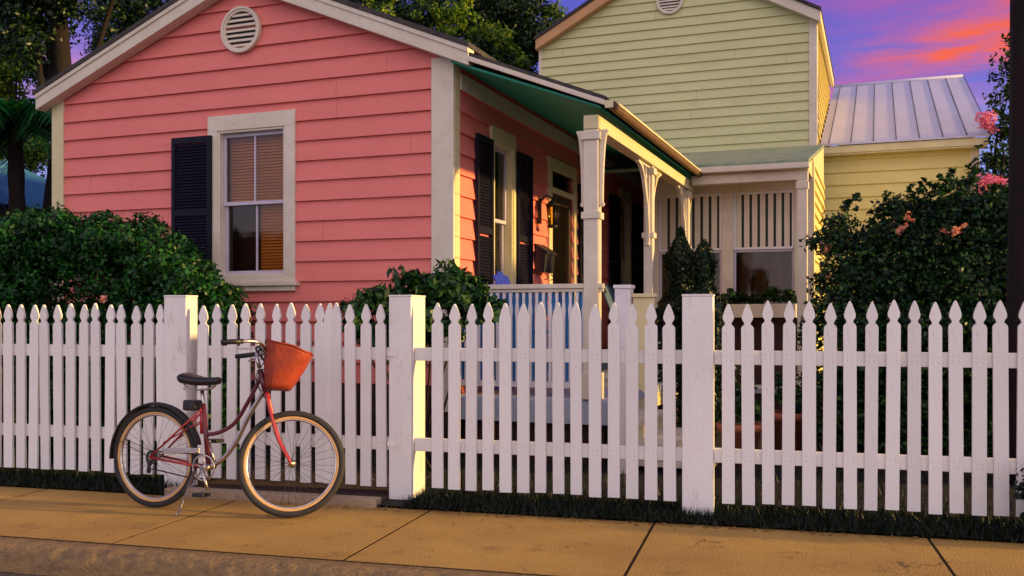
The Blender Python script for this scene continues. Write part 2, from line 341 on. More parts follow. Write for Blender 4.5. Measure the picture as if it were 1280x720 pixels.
# ------------------------------------------------------------------ ground
def sheet(name, x0, x1, y0, y1, z, mat, frame=MF, n=1):
    m = MB(frame); m.add([(x0, y0, z), (x1, y0, z), (x1, y1, z), (x0, y1, z)], [(0, 1, 2, 3)])
    return tag(m.build(name, mat), kind='structure')
sheet('ground', -500, 500, -.255, 900, .015, 'soil')
sheet('ground', -500, 500, -500, -12.2, -.02, 'soil')
sheet('road', -500, 500, -12.2, -1.78, -.145, 'asphalt')
# pavement slabs: one raised slab per bay with dark open joints
jt = [-8.6, -7.2, -5.75, -4.25, -2.779, -1.198, .222, 1.691, 3.261, 4.8, 6.3, 7.8]
m = MB(MF)
for a, b in zip(jt, jt[1:]):
    m.box(a+.009, b-.009, -1.590, -.255, -.12, 0.0)
tag(m.build('pavement', 'pavement'), kind='structure')
sheet('pavement_bed', -9, 9, -1.615, .8, -.0015, 'joint')
def kerb_mesh():
    prof = [(-1.616, -.3), (-1.616, 0), (-1.70, -.002), (-1.735, -.010), (-1.765, -.035), (-1.785, -.085), (-1.80, -.16), (-1.80, -.3)]
    m = MB(MF); xs = [x*.03 for x in range(-290, 270)]; V = []; n = len(prof)
    for x in xs:
        for k, (y, z) in enumerate(prof):
            j = .008 if 2 <= k <= 6 else 0
            q_ = .002*math.sin(x*5.3+k)+.002*math.sin(x*13.1+2*k) if k > 2 else 0; V.append((x, y+rnd.uniform(-j, j)+q_, z+rnd.uniform(-j, j)*(.3 if k < 3 else .8)))
    m.add(V, [(i*n+k, i*n+k+1, (i+1)*n+k+1, (i+1)*n+k) for i in range(len(xs)-1) for k in range(n-1)], True)
    return m
tag(kerb_mesh().build('kerb', 'kerb'), kind='structure')
# gate apron: brown earth strip with a low pale concrete sill along its front
sheet('gate_apron', -1.72, -.17, -.25, .9, .022, 'mat_brown')
m = MB(MF); m.box(-1.78, -.16, -.275, -.17, -.05, .055)
tag(m.build('apron_sill', 'apron', bevel=.008), kind='structure')
# grass: strip under the fence and yard behind it
def grass_pts(x0, x1, y0, y1, n):
    p = np.stack([nrg.uniform(x0, x1, n), nrg.uniform(y0, y1, n), np.zeros(n)], 1)
    R3 = np.array(MF.to_3x3()); return p @ R3.T + np.array(FO)
def grass(name, P, h, wdt):
    n = len(P); t = nrg.uniform(0, 6.28, n); hh = h*nrg.uniform(.35, 1, n); lean = nrg.normal(0, .45, (n, 2))*hh[:, None]
    a = np.stack([np.cos(t), np.sin(t), 0*t], 1)*wdt
    tip = P+np.stack([lean[:, 0], lean[:, 1], hh], 1)
    v = np.stack([P-a, P+a, tip], 1).reshape(-1, 3)
    me = bpy.data.meshes.new(name); me.vertices.add(3*n); me.vertices.foreach_set('co', v.ravel())
    me.loops.add(3*n); me.loops.foreach_set('vertex_index', np.arange(3*n, dtype=np.int32))
    me.polygons.add(n); me.polygons.foreach_set('loop_start', np.arange(0, 3*n, 3, dtype=np.int32)); me.polygons.foreach_set('loop_total', np.full(n, 3, dtype=np.int32))
    me.update(calc_edges=True); me.materials.append(M['grass'])
    o = bpy.data.objects.new(name, me); COL.objects.link(o); return o
P1 = np.concatenate([grass_pts(-6, -1.8, -.24, .25, 9000), grass_pts(.02, 6, -.25, .3, 15000), grass_pts(.02, 6, -.30, -.24, 1400), grass_pts(-6, -1.8, -.29, -.24, 900), grass_pts(-6, 6, .3, 2.2, 9000)]); P1[:, 2] = .01
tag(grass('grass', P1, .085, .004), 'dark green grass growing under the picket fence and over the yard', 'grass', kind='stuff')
q = grass_pts(-1.0, 3.2, -.36, -.24, 340); q[:, 2] = .008
q2 = grass_pts(-6, 6, -1.5, -.3, 120); q2[:, 2] = .007
q = np.concatenate([q, q2])
tag(leaves('fallen_leaves', q, np.tile([0, 0, 1.], (len(q), 1)), .028, 'dry_leaf', flat=.18), 'small dry brown leaves scattered on the pavement edge below the fence', 'leaves', kind='stuff')

# ------------------------------------------------------------------ picket fence
PW = .078
def picket_profile(kind):
    h = PW/2
    if kind == 'spear': s = [(h, 0), (h, 1.112), (h*.9, 1.125), (h*.50, 1.140), (h*.52, 1.150), (h*.86, 1.172), (h*.88, 1.190), (h*.62, 1.225), (h*.30, 1.255), (h*.10, 1.270)]
    else: s = [(h, 0), (h, 1.150), (h*.93, 1.175), (h*.66, 1.215), (h*.34, 1.252), (h*.10, 1.270)]
    return [(x, z) for x, z in s] + [(-x, z) for x, z in reversed(s)]
def picket_mesh(kind):
    m = MB(); m.prism([(x, 0, z) for x, z in picket_profile(kind)], (0, .02, 0))
    for z in (.275, .305, .905, .935):
        for x in (-.014, .016): m.lathe([(.0024, -.0008), (.0024, .001)], seg=7); k = len(m.v)-14; m.v[k:] = [Vector((x+p.x, p.z, z+p.y)) for p in m.v[k:]]
    return m
pk = {}
def picket(kind, x, parent):
    if kind not in pk:
        o = picket_mesh(kind).build('picket', 'fence', parent, bevel=.0025); pk[kind] = o
        o.data.materials.append(M['rust'])
        for p in o.data.polygons:
            if p.center.y < .003 and p.area < 2e-4 and max(abs(p.center.x-.016), 0) < .004 or (p.area < 2e-4 and abs(p.center.x+.014) < .004): p.material_index = 1
    else:
        o = pk[kind].copy(); COL.objects.link(o); o.parent = parent
    o.location = (x+rnd.uniform(-.003, .003), rnd.uniform(-.003, .003), .098+rnd.uniform(-.009, .008))
    o.rotation_euler = (rnd.uniform(-.006, .006), rnd.uniform(-.009, .009), 0); o.scale = (rnd.uniform(.95, 1.06), 1, rnd.uniform(.995, 1.004))
    return o
def rails(x0, x1, parent, y=.0225):
    for z in (.39, 1.016):
        m = MB(); m.box(x0, x1, y, y+.04, z-.045, z+.045); m.build('rail', 'fence', parent, bevel=.004)
def post(x0, x1, y0, y1, h, parent):
    m = MB(); m.box(x0, x1, y0, y1, -.02, h-.0)
    o = m.build('post', 'fence', parent, bevel=.006)
    c = MB(); c.prism([(x0-.003, y0-.003, h), (x1+.003, y0-.003, h), (x1+.003, y1+.003, h), (x0-.003, y1+.003, h)], (0, 0, .014)); c.build('post_cap', 'fence', o, bevel=.004)
    return o
fl = thing('picket_fence', 'white picket fence run left of the gate, in front of the dark hedge', 'fence', FO, -AF)
xs = [-1.993-.115*i for i in range(33)]
for x in xs: picket('spear', x, fl)
rails(-5.75, -1.953, fl); post(-1.952, -1.765, -.03, .12, 1.42, fl)
fr = thing('picket_fence', 'white picket fence run right of the gate with two broad posts', 'fence', FO, -AF)
post(-.166, 0.0, -.03, .25, 1.412, fr); post(1.84, 2.035, -.03, .10, 1.405, fr)
for i in range(14): picket('plain' if 4 <= i <= 9 else 'spear', .175+.1218*i, fr)
for i in range(26): picket('spear', 2.13+.1208*i, fr)
rails(.002, 1.838, fr); rails(2.037, 5.3, fr); post(5.3, 5.5, -.03, .1, 1.405, fr)
gl = thing('gate', 'left leaf of the white picket gate, behind the bicycle', 'gate', FO, -AF)
for i in range(9): picket('spear', -1.655+.1195*i, gl)
rails(-1.70, -.665, gl)
gr = thing('gate', 'right leaf of the white picket gate, between the bicycle basket and the broad post', 'gate', FO, -AF)
for i in range(4): picket('plain' if i == 0 else 'spear', -.585+.117*i, gr)
picket('plain', -.635, gr); rails(-.655, -.17, gr)
for zz in (.39, 1.016):
    m = MB(); m.box(-.168, -.10, -.036, -.031, zz-.015, zz+.015); m.tube([(-.168, -.034, zz-.02), (-.168, -.034, zz+.02)], .006)
    m.build('hinge', 'fence', gr)

# ------------------------------------------------------------------ siding and window builders
def siding(m, lo, hi, z0, z1, expo, openings=(), t=.030):
    """clapboards on a wall frame (x along, y outward, z up); lo/hi give the wall's extent at a height"""
    z = z0
    while z < z1-1e-4:
        zt = min(z+expo, z1); cuts = sorted({z, zt} | {c for o in openings for c in (o[2], o[3]) if z < c < zt})
        for a, b in zip(cuts, cuts[1:]):
            mid = (a+b)/2; holes = sorted((o[0], o[1]) for o in openings if o[2] < mid < o[3])
            def off(q): return t*(1-(q-z)/expo)+.002
            segs = []; L0 = None
            xs_ = [(lo(a), lo(b))]
            for h0, h1 in holes: xs_ += [(h0, h0), (h1, h1)]
            jx = random.Random(int(z*1000)).uniform(0, 1)*(hi(z)-lo(z))+lo(z)
            if hi(z)-lo(z) > 1.5 and not any(o[0]-.1 < jx < o[1]+.1 for o in openings) and max(lo(a), lo(b))+.2 < jx < min(hi(a), hi(b))-.2:
                xs_ += [(jx-.0015, jx-.0015), (jx+.0015, jx+.0015)]; xs_ = [xs_[0]]+sorted(xs_[1:])
            xs_.append((hi(a), hi(b)))
            for k in range(0, len(xs_), 2):
                (la, lb), (ha, hb) = xs_[k], xs_[k+1]
                if ha-la < 1e-3 and hb-lb < 1e-3: continue
                m.add([(la, -.06, a), (ha, -.06, a), (ha, off(a), a), (la, off(a), a), (lb, -.06, b), (hb, -.06, b), (hb, off(b), b), (lb, off(b), b)],
                      [(0, 1, 2, 3), (3, 2, 6, 7), (4, 7, 6, 5), (0, 3, 7, 4), (1, 5, 6, 2), (0, 4, 5, 1)])
        z = zt
def const(c): return lambda z: c
FRONT = Matrix(((1, 0, 0, 0), (0, -1, 0, 0), (0, 0, 1, 0), (0, 0, 0, 1)))       # along u, outward -v
def front_frame(v): return Matrix.Translation((0, v, 0)) @ FRONT
def side_frame(u): return Matrix(((0, 1, 0, u), (1, 0, 0, 0), (0, 0, 1, 0), (0, 0, 0, 1)))   # along v, outward +u
def side_frame_l(u): return Matrix(((0, -1, 0, u), (1, 0, 0, 0), (0, 0, 1, 0), (0, 0, 0, 1)))
def ring(m, x0, x1, z0, z1, w_, y0, y1, wb=None, wt=None):
    wb = wb or w_; wt = wt or w_
    m.box(x0, x0+w_, y0, y1, z0+wb, z1-wt); m.box(x1-w_, x1, y0, y1, z0+wb, z1-wt); m.box(x0, x1, y0, y1, z1-wt, z1); m.box(x0, x1, y0, y1, z0, z0+wb)
def window(root, X, x0, x1, z0, z1, casing=.10, head=.12, trim='trim', blind='full', muntin=True, label=None, zmid=None, sill=True):
    """x0..z1 = glass opening; casing around it; sub-parts sash, pane, blind, sill"""
    m = MB(X); ring(m, x0-casing, x1+casing, z0-.06, z1+head, casing, -.02, .042, .06, head)
    m.box(x0-.001, x0+.022, -.09, .03, z0, z1); m.box(x1-.022, x1+.001, -.09, .03, z0, z1); m.box(x0+.022, x1-.022, -.09, .03, z1-.022, z1); m.box(x0+.022, x1-.022, -.09, .03, z0, z0+.02)
    wd = m.build('window', trim, root, bevel=.004)
    if label: wd['label'] = label
    if sill:
        s = MB(X); s.box(x0-casing-.04, x1+casing+.04, -.02, .085, z0-.10, z0-.062); s.box(x0-casing, x1+casing, -.02, .055, z0-.15, z0-.102); s.build('sill', trim, wd, bevel=.005)
    a, b = x0+.022, x1-.022; zm = zmid or (z0+z1)/2
    for (q0, q1, y0) in ((zm-.015, z1-.022, -.03), (z0+.02, zm+.02, -.06)):
        m = MB(X); ring(m, a, b, q0, q1, .032, y0-.03, y0, .035, .035)
        if muntin: m.box((a+b)/2-.009, (a+b)/2+.009, y0-.024, y0-.004, q0+.035, q1-.035)
        m.build('sash', 'sash', wd, bevel=.002)
        g = MB(X); g.box(a+.03, b-.03, y0-.018, y0-.014, q0+.03, q1-.03); g.build('pane', 'glass', wd)
    if blind:
        m = MB(X); z = z1-.03
        while z > z0+.03:
            xa, xb = a+.01, b-.01
            if blind == 'part' and z < zm: xa = (a+b)/2+.005
            m.add([(xa, -.135, z), (xb, -.135, z), (xb, -.118, z-.026), (xa, -.118, z-.026), (xa, -.138, z-.001), (xb, -.138, z-.001), (xb, -.121, z-.027), (xa, -.121, z-.027)],
                  [(0, 1, 2, 3), (4, 7, 6, 5), (0, 4, 5, 1), (2, 6, 7, 3), (0, 3, 7, 4), (1, 5, 6, 2)])
            z -= .030
        m.build('blind', 'blind', wd)
    c = MB(X); c.box(a-.1, b+.1, -.34, -.32, z0-.1, z1+.1); c.build('curtain', 'curtain' if blind is None else 'interior', wd)  # behind a blind this is a dark sheet standing for the unlit room
    return wd
def shutter(root, X, x0, x1, z0, z1, y=.03):
    m = MB(X); ring(m, x0, x1, z0, z1, .045, y, y+.03, .07, .06)
    zm = (z0+z1)/2; m.box(x0+.045, x1-.045, y, y+.03, zm-.03, zm+.03)
    for a, b in ((z0+.07, zm-.03), (zm+.03, z1-.06)):
        z = a
        while z < b-.02:
            m.add([(x0+.04, y+.004, z+.028), (x1-.04, y+.004, z+.028), (x1-.04, y+.024, z), (x0+.04, y+.024, z), (x0+.04, y+.001, z+.022), (x1-.04, y+.001, z+.022), (x1-.04, y+.018, z-.004), (x0+.04, y+.018, z-.004)],
                  [(0, 1, 2, 3), (4, 7, 6, 5), (0, 4, 5, 1), (2, 6, 7, 3), (0, 3, 7, 4), (1, 5, 6, 2)])
            z += .03
    s = m.build('shutter', 'shutter', root)
    return s

# ------------------------------------------------------------------ pink cottage
UL = -4.63; UA = -2.25; ZE = 3.60; SL = .413; VB = 7.5
ph = thing('pink_house', 'pink clapboard cottage with cream trim and a side porch, behind the gate and bicycle', 'house', HO, -AH)
zt = lambda u: 4.65-SL*abs(u-UA)
def top_r(z): return min(0.0, UA+(4.62-z)/SL)
def top_l(z): return max(UL, UA-(4.62-z)/SL)
FR = front_frame(0)
m = MB(FR); siding(m, lambda z: min(top_l(z)+.0, UA), lambda z: max(top_r(z), UA), .655, 4.62, .191, [(-2.52, -1.74, 1.62, 3.12)])
m.build('wall', 'pink', ph)
m = MB(side_frame(0)); siding(m, const(0.0), const(VB), .464, ZE, .191, [(.85, 1.50, 1.22, 3.0), (2.72, 3.55, .5, 2.97), (5.85, 6.5, 1.22, 3.0)])
m.build('wall', 'pink', ph)
m = MB(side_frame_l(UL)); siding(m, const(0.0), const(VB), .45, ZE, .191); m.build('wall', 'pink', ph)
m = MB(); m.prism([(UL, VB, .45), (0, VB, .45), (0, VB, ZE), (UA, VB, 4.6), (UL, VB, ZE)], (0, .05, 0)); m.build('wall', 'pink', ph)
m = MB(); m.box(UL+.03, -.03, .03, VB-.03, -.05, .46); m.box(UL+.01, -.01, -.02, .02, -.05, .654); m.build('foundation', 'brick', ph)
m = MB(); m.box(UL+.1, -.1, .1, VB-.1, .46, .5); m.build('floor', 'interior', ph)
# corner boards
m = MB(); m.box(-.19, .030, -.034, .0, .42, ZE+.0); m.build('corner_board', 'trim', ph, bevel=.004)
m = MB(); m.box(-.002, .031, .001, .11, .42, ZE-.02); m.build('corner_board', 'sunlit_trim', ph, bevel=.004)  # side face of the same corner, coloured as sunlit
m = MB(); m.box(UL-.034, UL+.125, -.034, .1, .42, ZE-.02); m.build('corner_board', 'sunlit_trim', ph, bevel=.004)
# main roof slabs + rake boards
def slab(m, u0, z0_, u1, z1_, v0, v1, t):
    m.prism([(u0, v0, z0_), (u1, v0, z1_), (u1, v0, z1_+t), (u0, v0, z0_+t)], (0, v1-v0, 0))
EXR = .24; EXL = -4.77
m = MB(); slab(m, UA, zt(UA), EXR, zt(EXR), -.19, VB+.15, .045); slab(m, EXL, zt(EXL), UA, zt(UA), -.19, VB+.15, .045); m.build('roof', 'roof_dark', ph)
for (a, b) in ((EXL+.02, UA), (UA, EXR-.01)):
    m = MB(); m.prism([(a, -.165, zt(a)-.16), (b, -.165, zt(b)-.16), (b, -.165, zt(b)-.002), (a, -.165, zt(a)-.002)], (0, .13, 0)); m.build('rake_board', 'trim', ph, bevel=.004)
    m = MB(); m.prism([(a, -.180, zt(a)-.045), (b, -.180, zt(b)-.045), (b, -.180, zt(b)-.004), (a, -.180, zt(a)-.004)], (0, .014, 0)); m.build('rake_moulding', 'trim', ph)
m = MB(); m.box(EXL+.02, EXL+.05, -.03, VB, zt(EXL)-.13, zt(EXL)-.003); m.build('fascia', 'trim', ph)
# gable vent
def vent(root, X, cx, cz, r, mat='trim'):
    m = MB(X)
    n = 36
    for (ra, rb, ya, yb) in ((r, r*.80, .02, .055), (r*1.0, r*.9, .055, .066)):
        V = []
        for i in range(n):
            t = 2*math.pi*i/n; c, s = math.cos(t), math.sin(t)
            V += [(cx+c*ra, ya, cz+s*ra), (cx+c*ra, yb, cz+s*ra), (cx+c*rb, yb, cz+s*rb), (cx+c*rb, ya, cz+s*rb)]
        m.add(V, [(i*4+k, ((i+1) % n)*4+k, ((i+1) % n)*4+(k+1) % 4, i*4+(k+1) % 4) for i in range(n) for k in range(4)])
    v = m.build('vent', mat, root)
    b = MB(X); b.prism([(cx+math.cos(2*math.pi*i/n)*r*.85, .018, cz+math.sin(2*math.pi*i/n)*r*.85) for i in range(n)], (0, .008, 0)); b.build('backing', 'black', v)
    s = MB(X); k = 7
    for i in range(k):
        z = cz-r*.76+(i+.5)*r*1.52/k; h = math.sqrt(max(0, (r*.80)**2-(z-cz)**2))
        s.add([(cx-h, .03, z+.014), (cx+h, .03, z+.014), (cx+h, .05, z-.014), (cx-h, .05, z-.014), (cx-h, .026, z+.010), (cx+h, .026, z+.010), (cx+h, .046, z-.018), (cx-h, .046, z-.018)],
              [(0, 1, 2, 3), (4, 7, 6, 5), (0, 4, 5, 1), (2, 6, 7, 3), (0, 3, 7, 4), (1, 5, 6, 2)])
    s.build('louvres', mat, v)
    return v
vent(ph, FR, -2.235, 4.07, .225)
window(ph, FR, -2.52, -1.74, 1.67, 3.10, .115, .15, 'trim', 'part', label='front window with two over two sashes and wooden blinds')
sh = shutter(ph, FR, -3.05, -2.575, 1.55, 3.06, .046)
SW = side_frame(0)
window(ph, SW, .93, 1.45, 1.25, 3.0, .07, .15, 'sunlit_trim', None, False, 'porch window beside the front corner', 2.24)
shutter(ph, SW, .46, .86, 1.2, 3.0); shutter(ph, SW, 1.54, 2.0, 1.2, 3.0)
window(ph, SW, 5.92, 6.45, 1.25, 3.0, .08, .16, 'sunlit_trim', None, False, 'far porch window', 2.1)
shutter(ph, SW, 5.25, 5.8, 1.2, 3.0); shutter(ph, SW, 6.56, 7.35, 1.2, 3.0)
shutter(ph, SW, 3.78, 4.2, .6, 2.95)
# door with transom
m = MB(SW); ring(m, 2.60, 3.68, .58, 3.12, .11, -.02, .045, .02, .15); m.box(2.71, 3.57, -.04, .04, 2.72, 2.78); df = m.build('door_frame', 'sunlit_trim', ph, bevel=.004)
m = MB(SW); ring(m, 2.715, 3.565, .60, 2.715, .11, -.03, .01, .75, .11); m.box(2.82, 3.46, -.02, .0, .62, 1.34); dr = m.build('door', 'dark_wood', ph, bevel=.004)
m = MB(SW); m.box(2.82, 3.46, -.016, -.010, 1.34, 2.61); m.box(2.72, 3.56, -.016, -.010, 2.785, 2.965); m.build('pane', 'glass', dr)
m = MB(SW); m.tube([(3.50, .01, 1.5), (3.50, .06, 1.5)], .012); m.tube([(3.50, .06, 1.5), (3.42, .06, 1.5)], .011); m.build('handle', 'black', dr)
m = MB(SW); m.box(2.62, 3.66, -.34, -.32, .6, 3.0); m.build('curtain', 'curtain', df)
# frieze along the porch wall
m = MB(SW); m.box(.112, VB, .0245, .045, ZE-.27, ZE-.12); m.build('frieze', 'trim', ph, bevel=.003)
# porch
m = MB(); m.box(.04, 1.46, .0, VB, .50, .575); m.build('porch_floor', 'grey_stone', ph, bevel=.004)
m = MB(); m.box(.03, 1.47, -.035, -.003, .36, .56); m.build('porch_skirt', 'grey_stone', ph, bevel=.004)
m = MB(); m.box(1.42, 1.455, .0, VB, .36, .498); m.build('porch_skirt', 'sunlit_trim', ph)
m = MB(); m.box(.10, 1.38, .03, .07, -.02, .36); m.box(1.36, 1.40, .03, VB, -.02, .36); m.build('crawl_space', 'brick', ph)
PZ = lambda u: 3.545-(u-.24)*.392      # top of porch roof
m = MB(); m.prism([(.20, -.15, PZ(.2)-.005), (1.46, -.15, PZ(1.46)), (1.46, -.15, PZ(1.46)+.035), (.20, -.15, PZ(.2)+.035)], (0, 7.6, 0)); m.build('porch_roof', 'roof_dark', ph)
m = MB(); m.prism([(.035, -.10, PZ(.035)-.10), (1.40, -.10, PZ(1.40)-.075), (1.40, -.10, PZ(1.40)-.055), (.035, -.10, PZ(.035)-.080)], (0, 7.5, 0)); m.build('porch_ceiling', 'ceiling', ph)
m = MB(); m.prism([(.22, -.17, PZ(.22)-.045), (1.46, -.17, PZ(1.46)-.045), (1.46, -.17, PZ(1.46)-.002), (.22, -.17, PZ(.22)-.002)], (0, .03, 0)); m.build('rake_board', 'trim', ph, bevel=.003)
# beam on the posts and the gutter
m = MB(); m.box(1.24, 1.37, -.05, 4.4, 2.86, 2.975); m.build('porch_beam', 'sunlit_trim', ph, bevel=.005)
m = MB(); n = 10
prof = [(1.465, 3.058), (1.465, 3.015), (1.480, 2.997), (1.515, 2.997), (1.530, 3.015), (1.536, 3.058), (1.529, 3.060), (1.520, 3.022), (1.482, 3.012), (1.472, 3.055)]
m.prism([(u, -.17, z) for u, z in prof], (0, 4.32, 0)); m.build('gutter', 'gutter_brown', ph)
m = MB(); m.box(1.531, 1.541, -.172, 4.152, 3.046, 3.064); m.box(1.462, 1.532, -.176, -.171, 2.997, 3.058); m.build('gutter_lip', 'sunlit_trim', ph)
# turned/cased posts with fretwork brackets
def bracket(m, base, d, L_=.34, Hh=.66, th=.04):
    """fretwork bracket: curved outer rib, two straight inner ribs, small drop at the foot; all cut from one board"""
    d = Vector(d); sd_ = d.cross(Vector((0, 0, 1))); b = Vector(base)
    def P(x, z): return b+d*x+Vector((0, 0, z))
    cur = []
    for i in range(13):
        a = i/12*math.pi/2; cur.append((L_*(1-math.sin(a))+.016, -.016-Hh*(1-math.cos(a))))
    for (x0, z0), (x1, z1) in zip(cur, cur[1:]): m.beam(P(x0, z0), P(x1, z1), th, .030, d.cross(sd_) if 0 else (0, 0, 1) if abs(z1-z0) < abs(x1-x0) else tuple(d))
    m.beam(P(L_*.66, -.012), P(.020, -Hh*.66), th*.8, .022, tuple(d)); m.beam(P(L_*.34, -.012), P(.018, -Hh*.80), th*.7, .020, tuple(d))
    m.beam(P(.012, -.02), P(.012, -Hh*1.04), th*.9, .022, tuple(d)); m.beam(P(0, -.012), P(L_+.03, -.012), th*.95, .022)
    m.tube([P(.02, -Hh*1.05)-sd_*th*.5, P(.02, -Hh*1.05)+sd_*th*.5], .022, 10); m.tube([P(L_*.30, -Hh*.16)-sd_*th*.42, P(L_*.30, -Hh*.16)+sd_*th*.42], .026, 12)
def porch_post(u, v, parent, z1=2.858, sides=((0, 1, 0), (0, -1, 0)), first=False, w_=.048):
    m = MB(); m.box(u-w_, u+w_, v-w_, v+w_, .575, z1)
    m.box(u-w_-.018, u+w_+.018, v-w_-.018, v+w_+.018, .575, .80); m.box(u-w_-.018, u+w_+.018, v-w_-.018, v+w_+.018, 2.10, 2.16); m.box(u-w_-.022, u+w_+.022, v-w_-.022, v+w_+.022, z1-.09, z1-.02)
    p = m.build('porch_post', 'trim', parent, bevel=.006)
    for d in sides:
        b = MB(); dd = Vector(d); bracket(b, Vector((u, v, z1-.001))+dd*(w_+.001), dd, *((.045 if d[0] else .20, .60) if first else (.46, .78))); b.build('bracket', 'sunlit_trim' if d[1] > 0 else 'trim', p, bevel=.003)
    return p
porch_post(1.30, .02, ph, sides=((0, 1, 0), (-1, 0, 0), (1, 0, 0)), first=True, w_=.062)
porch_post(1.305, 2.15, ph); porch_post(1.305, 4.2, ph)
# front railing: white balusters over blue boards
rl = thing('porch_railing', 'porch railing with white balusters and blue boards under a cream handrail', 'railing', HO, -AH)
m = MB(); m.box(.035, 1.40, -.03, .05, 1.515, 1.555); m.box(.035, 1.40, -.012, .032, 1.485, 1.514); m.build('handrail', 'trim', rl, bevel=.005)
m = MB(); m.box(.035, 1.248, -.005, .03, .66, .71); m.build('bottom_rail', 'white', rl, bevel=.003)
b0 = None
for i in range(20):
    x = .075+i*.0608
    if b0 is None:
        bb = MB(); bb.prism([(-.013, 0, .711), (.013, 0, .711), (.013, 0, 1.25), (.019, 0, 1.33), (.010, 0, 1.40), (.014, 0, 1.484), (-.014, 0, 1.484), (-.010, 0, 1.40), (-.019, 0, 1.33), (-.013, 0, 1.25)], (0, .018, 0)); o = bb.build('baluster', 'white', rl); b0 = o
    else: o = b0.copy(); COL.objects.link(o); o.parent = rl
    o.location = (x, -.002, 0)
m = MB()
for i in range(10): m.box(.045+i*.122, .045+i*.122+.112, .033, .048, .72, 1.484)
m.build('panel', 'blue', rl)
# porch steps on the yard side with newel post
st = thing('porch_steps', 'cream painted wooden steps with white newel post at the front corner of the porch', 'steps', H(1.48, -.20), -AH)
for i in range(3):
    m = MB(); m.box(.02, .28*(i+1), .01, 1.1, .38-.16*i, .42-.16*i); m.build('tread', 'trim', st, bevel=.004)
    m = MB(); m.box(.28*(i+1)-.06, .28*(i+1)-.03, .02, 1.08, .25-.16*i, .379-.16*i); m.build('riser', 'sunlit_trim', st)
m = MB(); m.prism([(.245, -.09, 1.43), (.42, -.09, 1.43), (.42, -.09, .62), (.245, -.09, .72)], (0, .03, 0)); m.box(.235, .44, -.11, -.04, 1.431, 1.46); m.build('side_board', 'sunlit_trim', st, bevel=.003)
m = MB(); m.box(.11, .235, -.15, -.02, -.02, 1.50); m.box(.10, .245, -.16, -.01, 1.50, 1.53); m.build('newel_post', 'white', st, bevel=.005)

# ------------------------------------------------------------------ sage green neighbour
GU0, GU1, GV = -1.80, 2.66, 7.6; GA = .43; GE = 5.86; GS = (7.10-5.90)/2.23
gh = thing('green_house', 'sage green clapboard house with tall gable and enclosed porch, behind the cottage', 'house', HO, -AH)
GF = front_frame(GV)
gl_ = lambda z: GU0 if z <= GE else min(GU0+(z-GE)/GS, GA)
gr_ = lambda z: GU1 if z <= GE else max(GU1-(z-GE)/GS, GA)
m = MB(GF); siding(m, gl_, gr_, .4, GE+GS*2.23, .150, (), .026); m.build('wall', 'green_siding', gh)
m = MB(Matrix.Translation((0, GV, 0)) @ side_frame(GU1)); siding(m, const(0.0), const(4.4), .4, GE, .15); m.build('wall', 'yellow_siding', gh)
m = MB(Matrix.Translation((0, GV, 0)) @ side_frame_l(GU0)); siding(m, const(0.0), const(4.4), .4, GE, .15); m.build('wall', 'green_siding', gh)
m = MB(); m.prism([(GU0, GV+4.4, .4), (GU1, GV+4.4, .4), (GU1, GV+4.4, GE), (GA, GV+4.4, GE+GS*2.23), (GU0, GV+4.4, GE)], (0, .05, 0)); m.build('wall', 'green_siding', gh)
m = MB(); m.box(GU1-.09, GU1+.03, GV-.036, GV, .4, GE+.06); m.build('corner_board', 'trim', gh, bevel=.005)
m = MB(); m.box(GU1, GU1+.034, GV+.001, GV+.16, .4, GE+.02); m.build('corner_board', 'sunlit_trim', gh, bevel=.005)
m = MB(); m.box(GU0-.03, GU0+.02, GV-.03, GV, .4, GE+.0); m.build('corner_board', 'trim', gh, bevel=.005)
gz = lambda u: 7.165-GS*abs(u-GA)
m = MB(); slab(m, GU0-.06, gz(GU0-.06), GA, gz(GA), GV-.20, GV+4.6, .05); slab(m, GA, gz(GA), GU1+.10, gz(GU1+.10), GV-.20, GV+4.6, .05); m.build('roof', 'roof_dark', gh)
for (a, b, mt) in ((GU0-.04, GA, 'rake_tan'), (GA, GU1+.09, 'trim')):
    m = MB(); m.prism([(a, GV-.17, gz(a)-.17), (b, GV-.17, gz(b)-.17), (b, GV-.17, gz(b)-.003), (a, GV-.17, gz(a)-.003)], (0, .14, 0)); m.build('rake_board', mt, gh, bevel=.004)
m = MB(); m.box(GU1+.04, GU1+.09, GV-.03, GV+4.4, gz(GU1+.1)-.14, gz(GU1+.1)-.003); m.build('fascia', 'sunlit_trim', gh)
vent(gh, GF, .42, 6.38, .22)
# enclosed porch of the green house
EV = 4.8; EU0, EU1 = .78, 2.78
EF = front_frame(EV)
m = MB(EF); m.box(EU0, EU1, -.06, .0, .35, 1.36); m.build('porch_wall', 'brick', gh)
m = MB(EF); m.box(EU0, EU1, -.05, .02, 2.88, 3.12); m.build('porch_header', 'trim', gh, bevel=.003)
m = MB(EF); m.box(EU0, .84, -.05, .025, 1.36, 2.879); m.box(1.665, 1.812, -.05, .025, 1.36, 2.879); m.box(2.575, EU1, -.05, .025, 1.36, 2.879); m.box(.841, 1.664, -.05, .035, 1.36, 1.43); m.box(1.813, 2.574, -.05, .035, 1.36, 1.43)
m.build('porch_frame', 'trim', gh, bevel=.004)
m = MB(Matrix.Translation((0, EV, 0)) @ side_frame(EU1)); siding(m, const(0.0), const(GV-EV), .35, 3.3, .15); m.build('wall', 'yellow_siding', gh)
m = MB(); m.box(EU1, EU1+.035, EV-.02, EV+.14, .35, 3.2); m.build('corner_board', 'sunlit_trim', gh, bevel=.004)
m = MB(); m.box(EU0, EU0+.05, EV+.05, GV, .35, 3.2); m.build('wall', 'green_siding', gh)
m = MB(); m.box(EU0+.05, EU1-.06, EV+.25, EV+.30, .4, 3.1); m.build('inner_wall', 'curtain', gh)
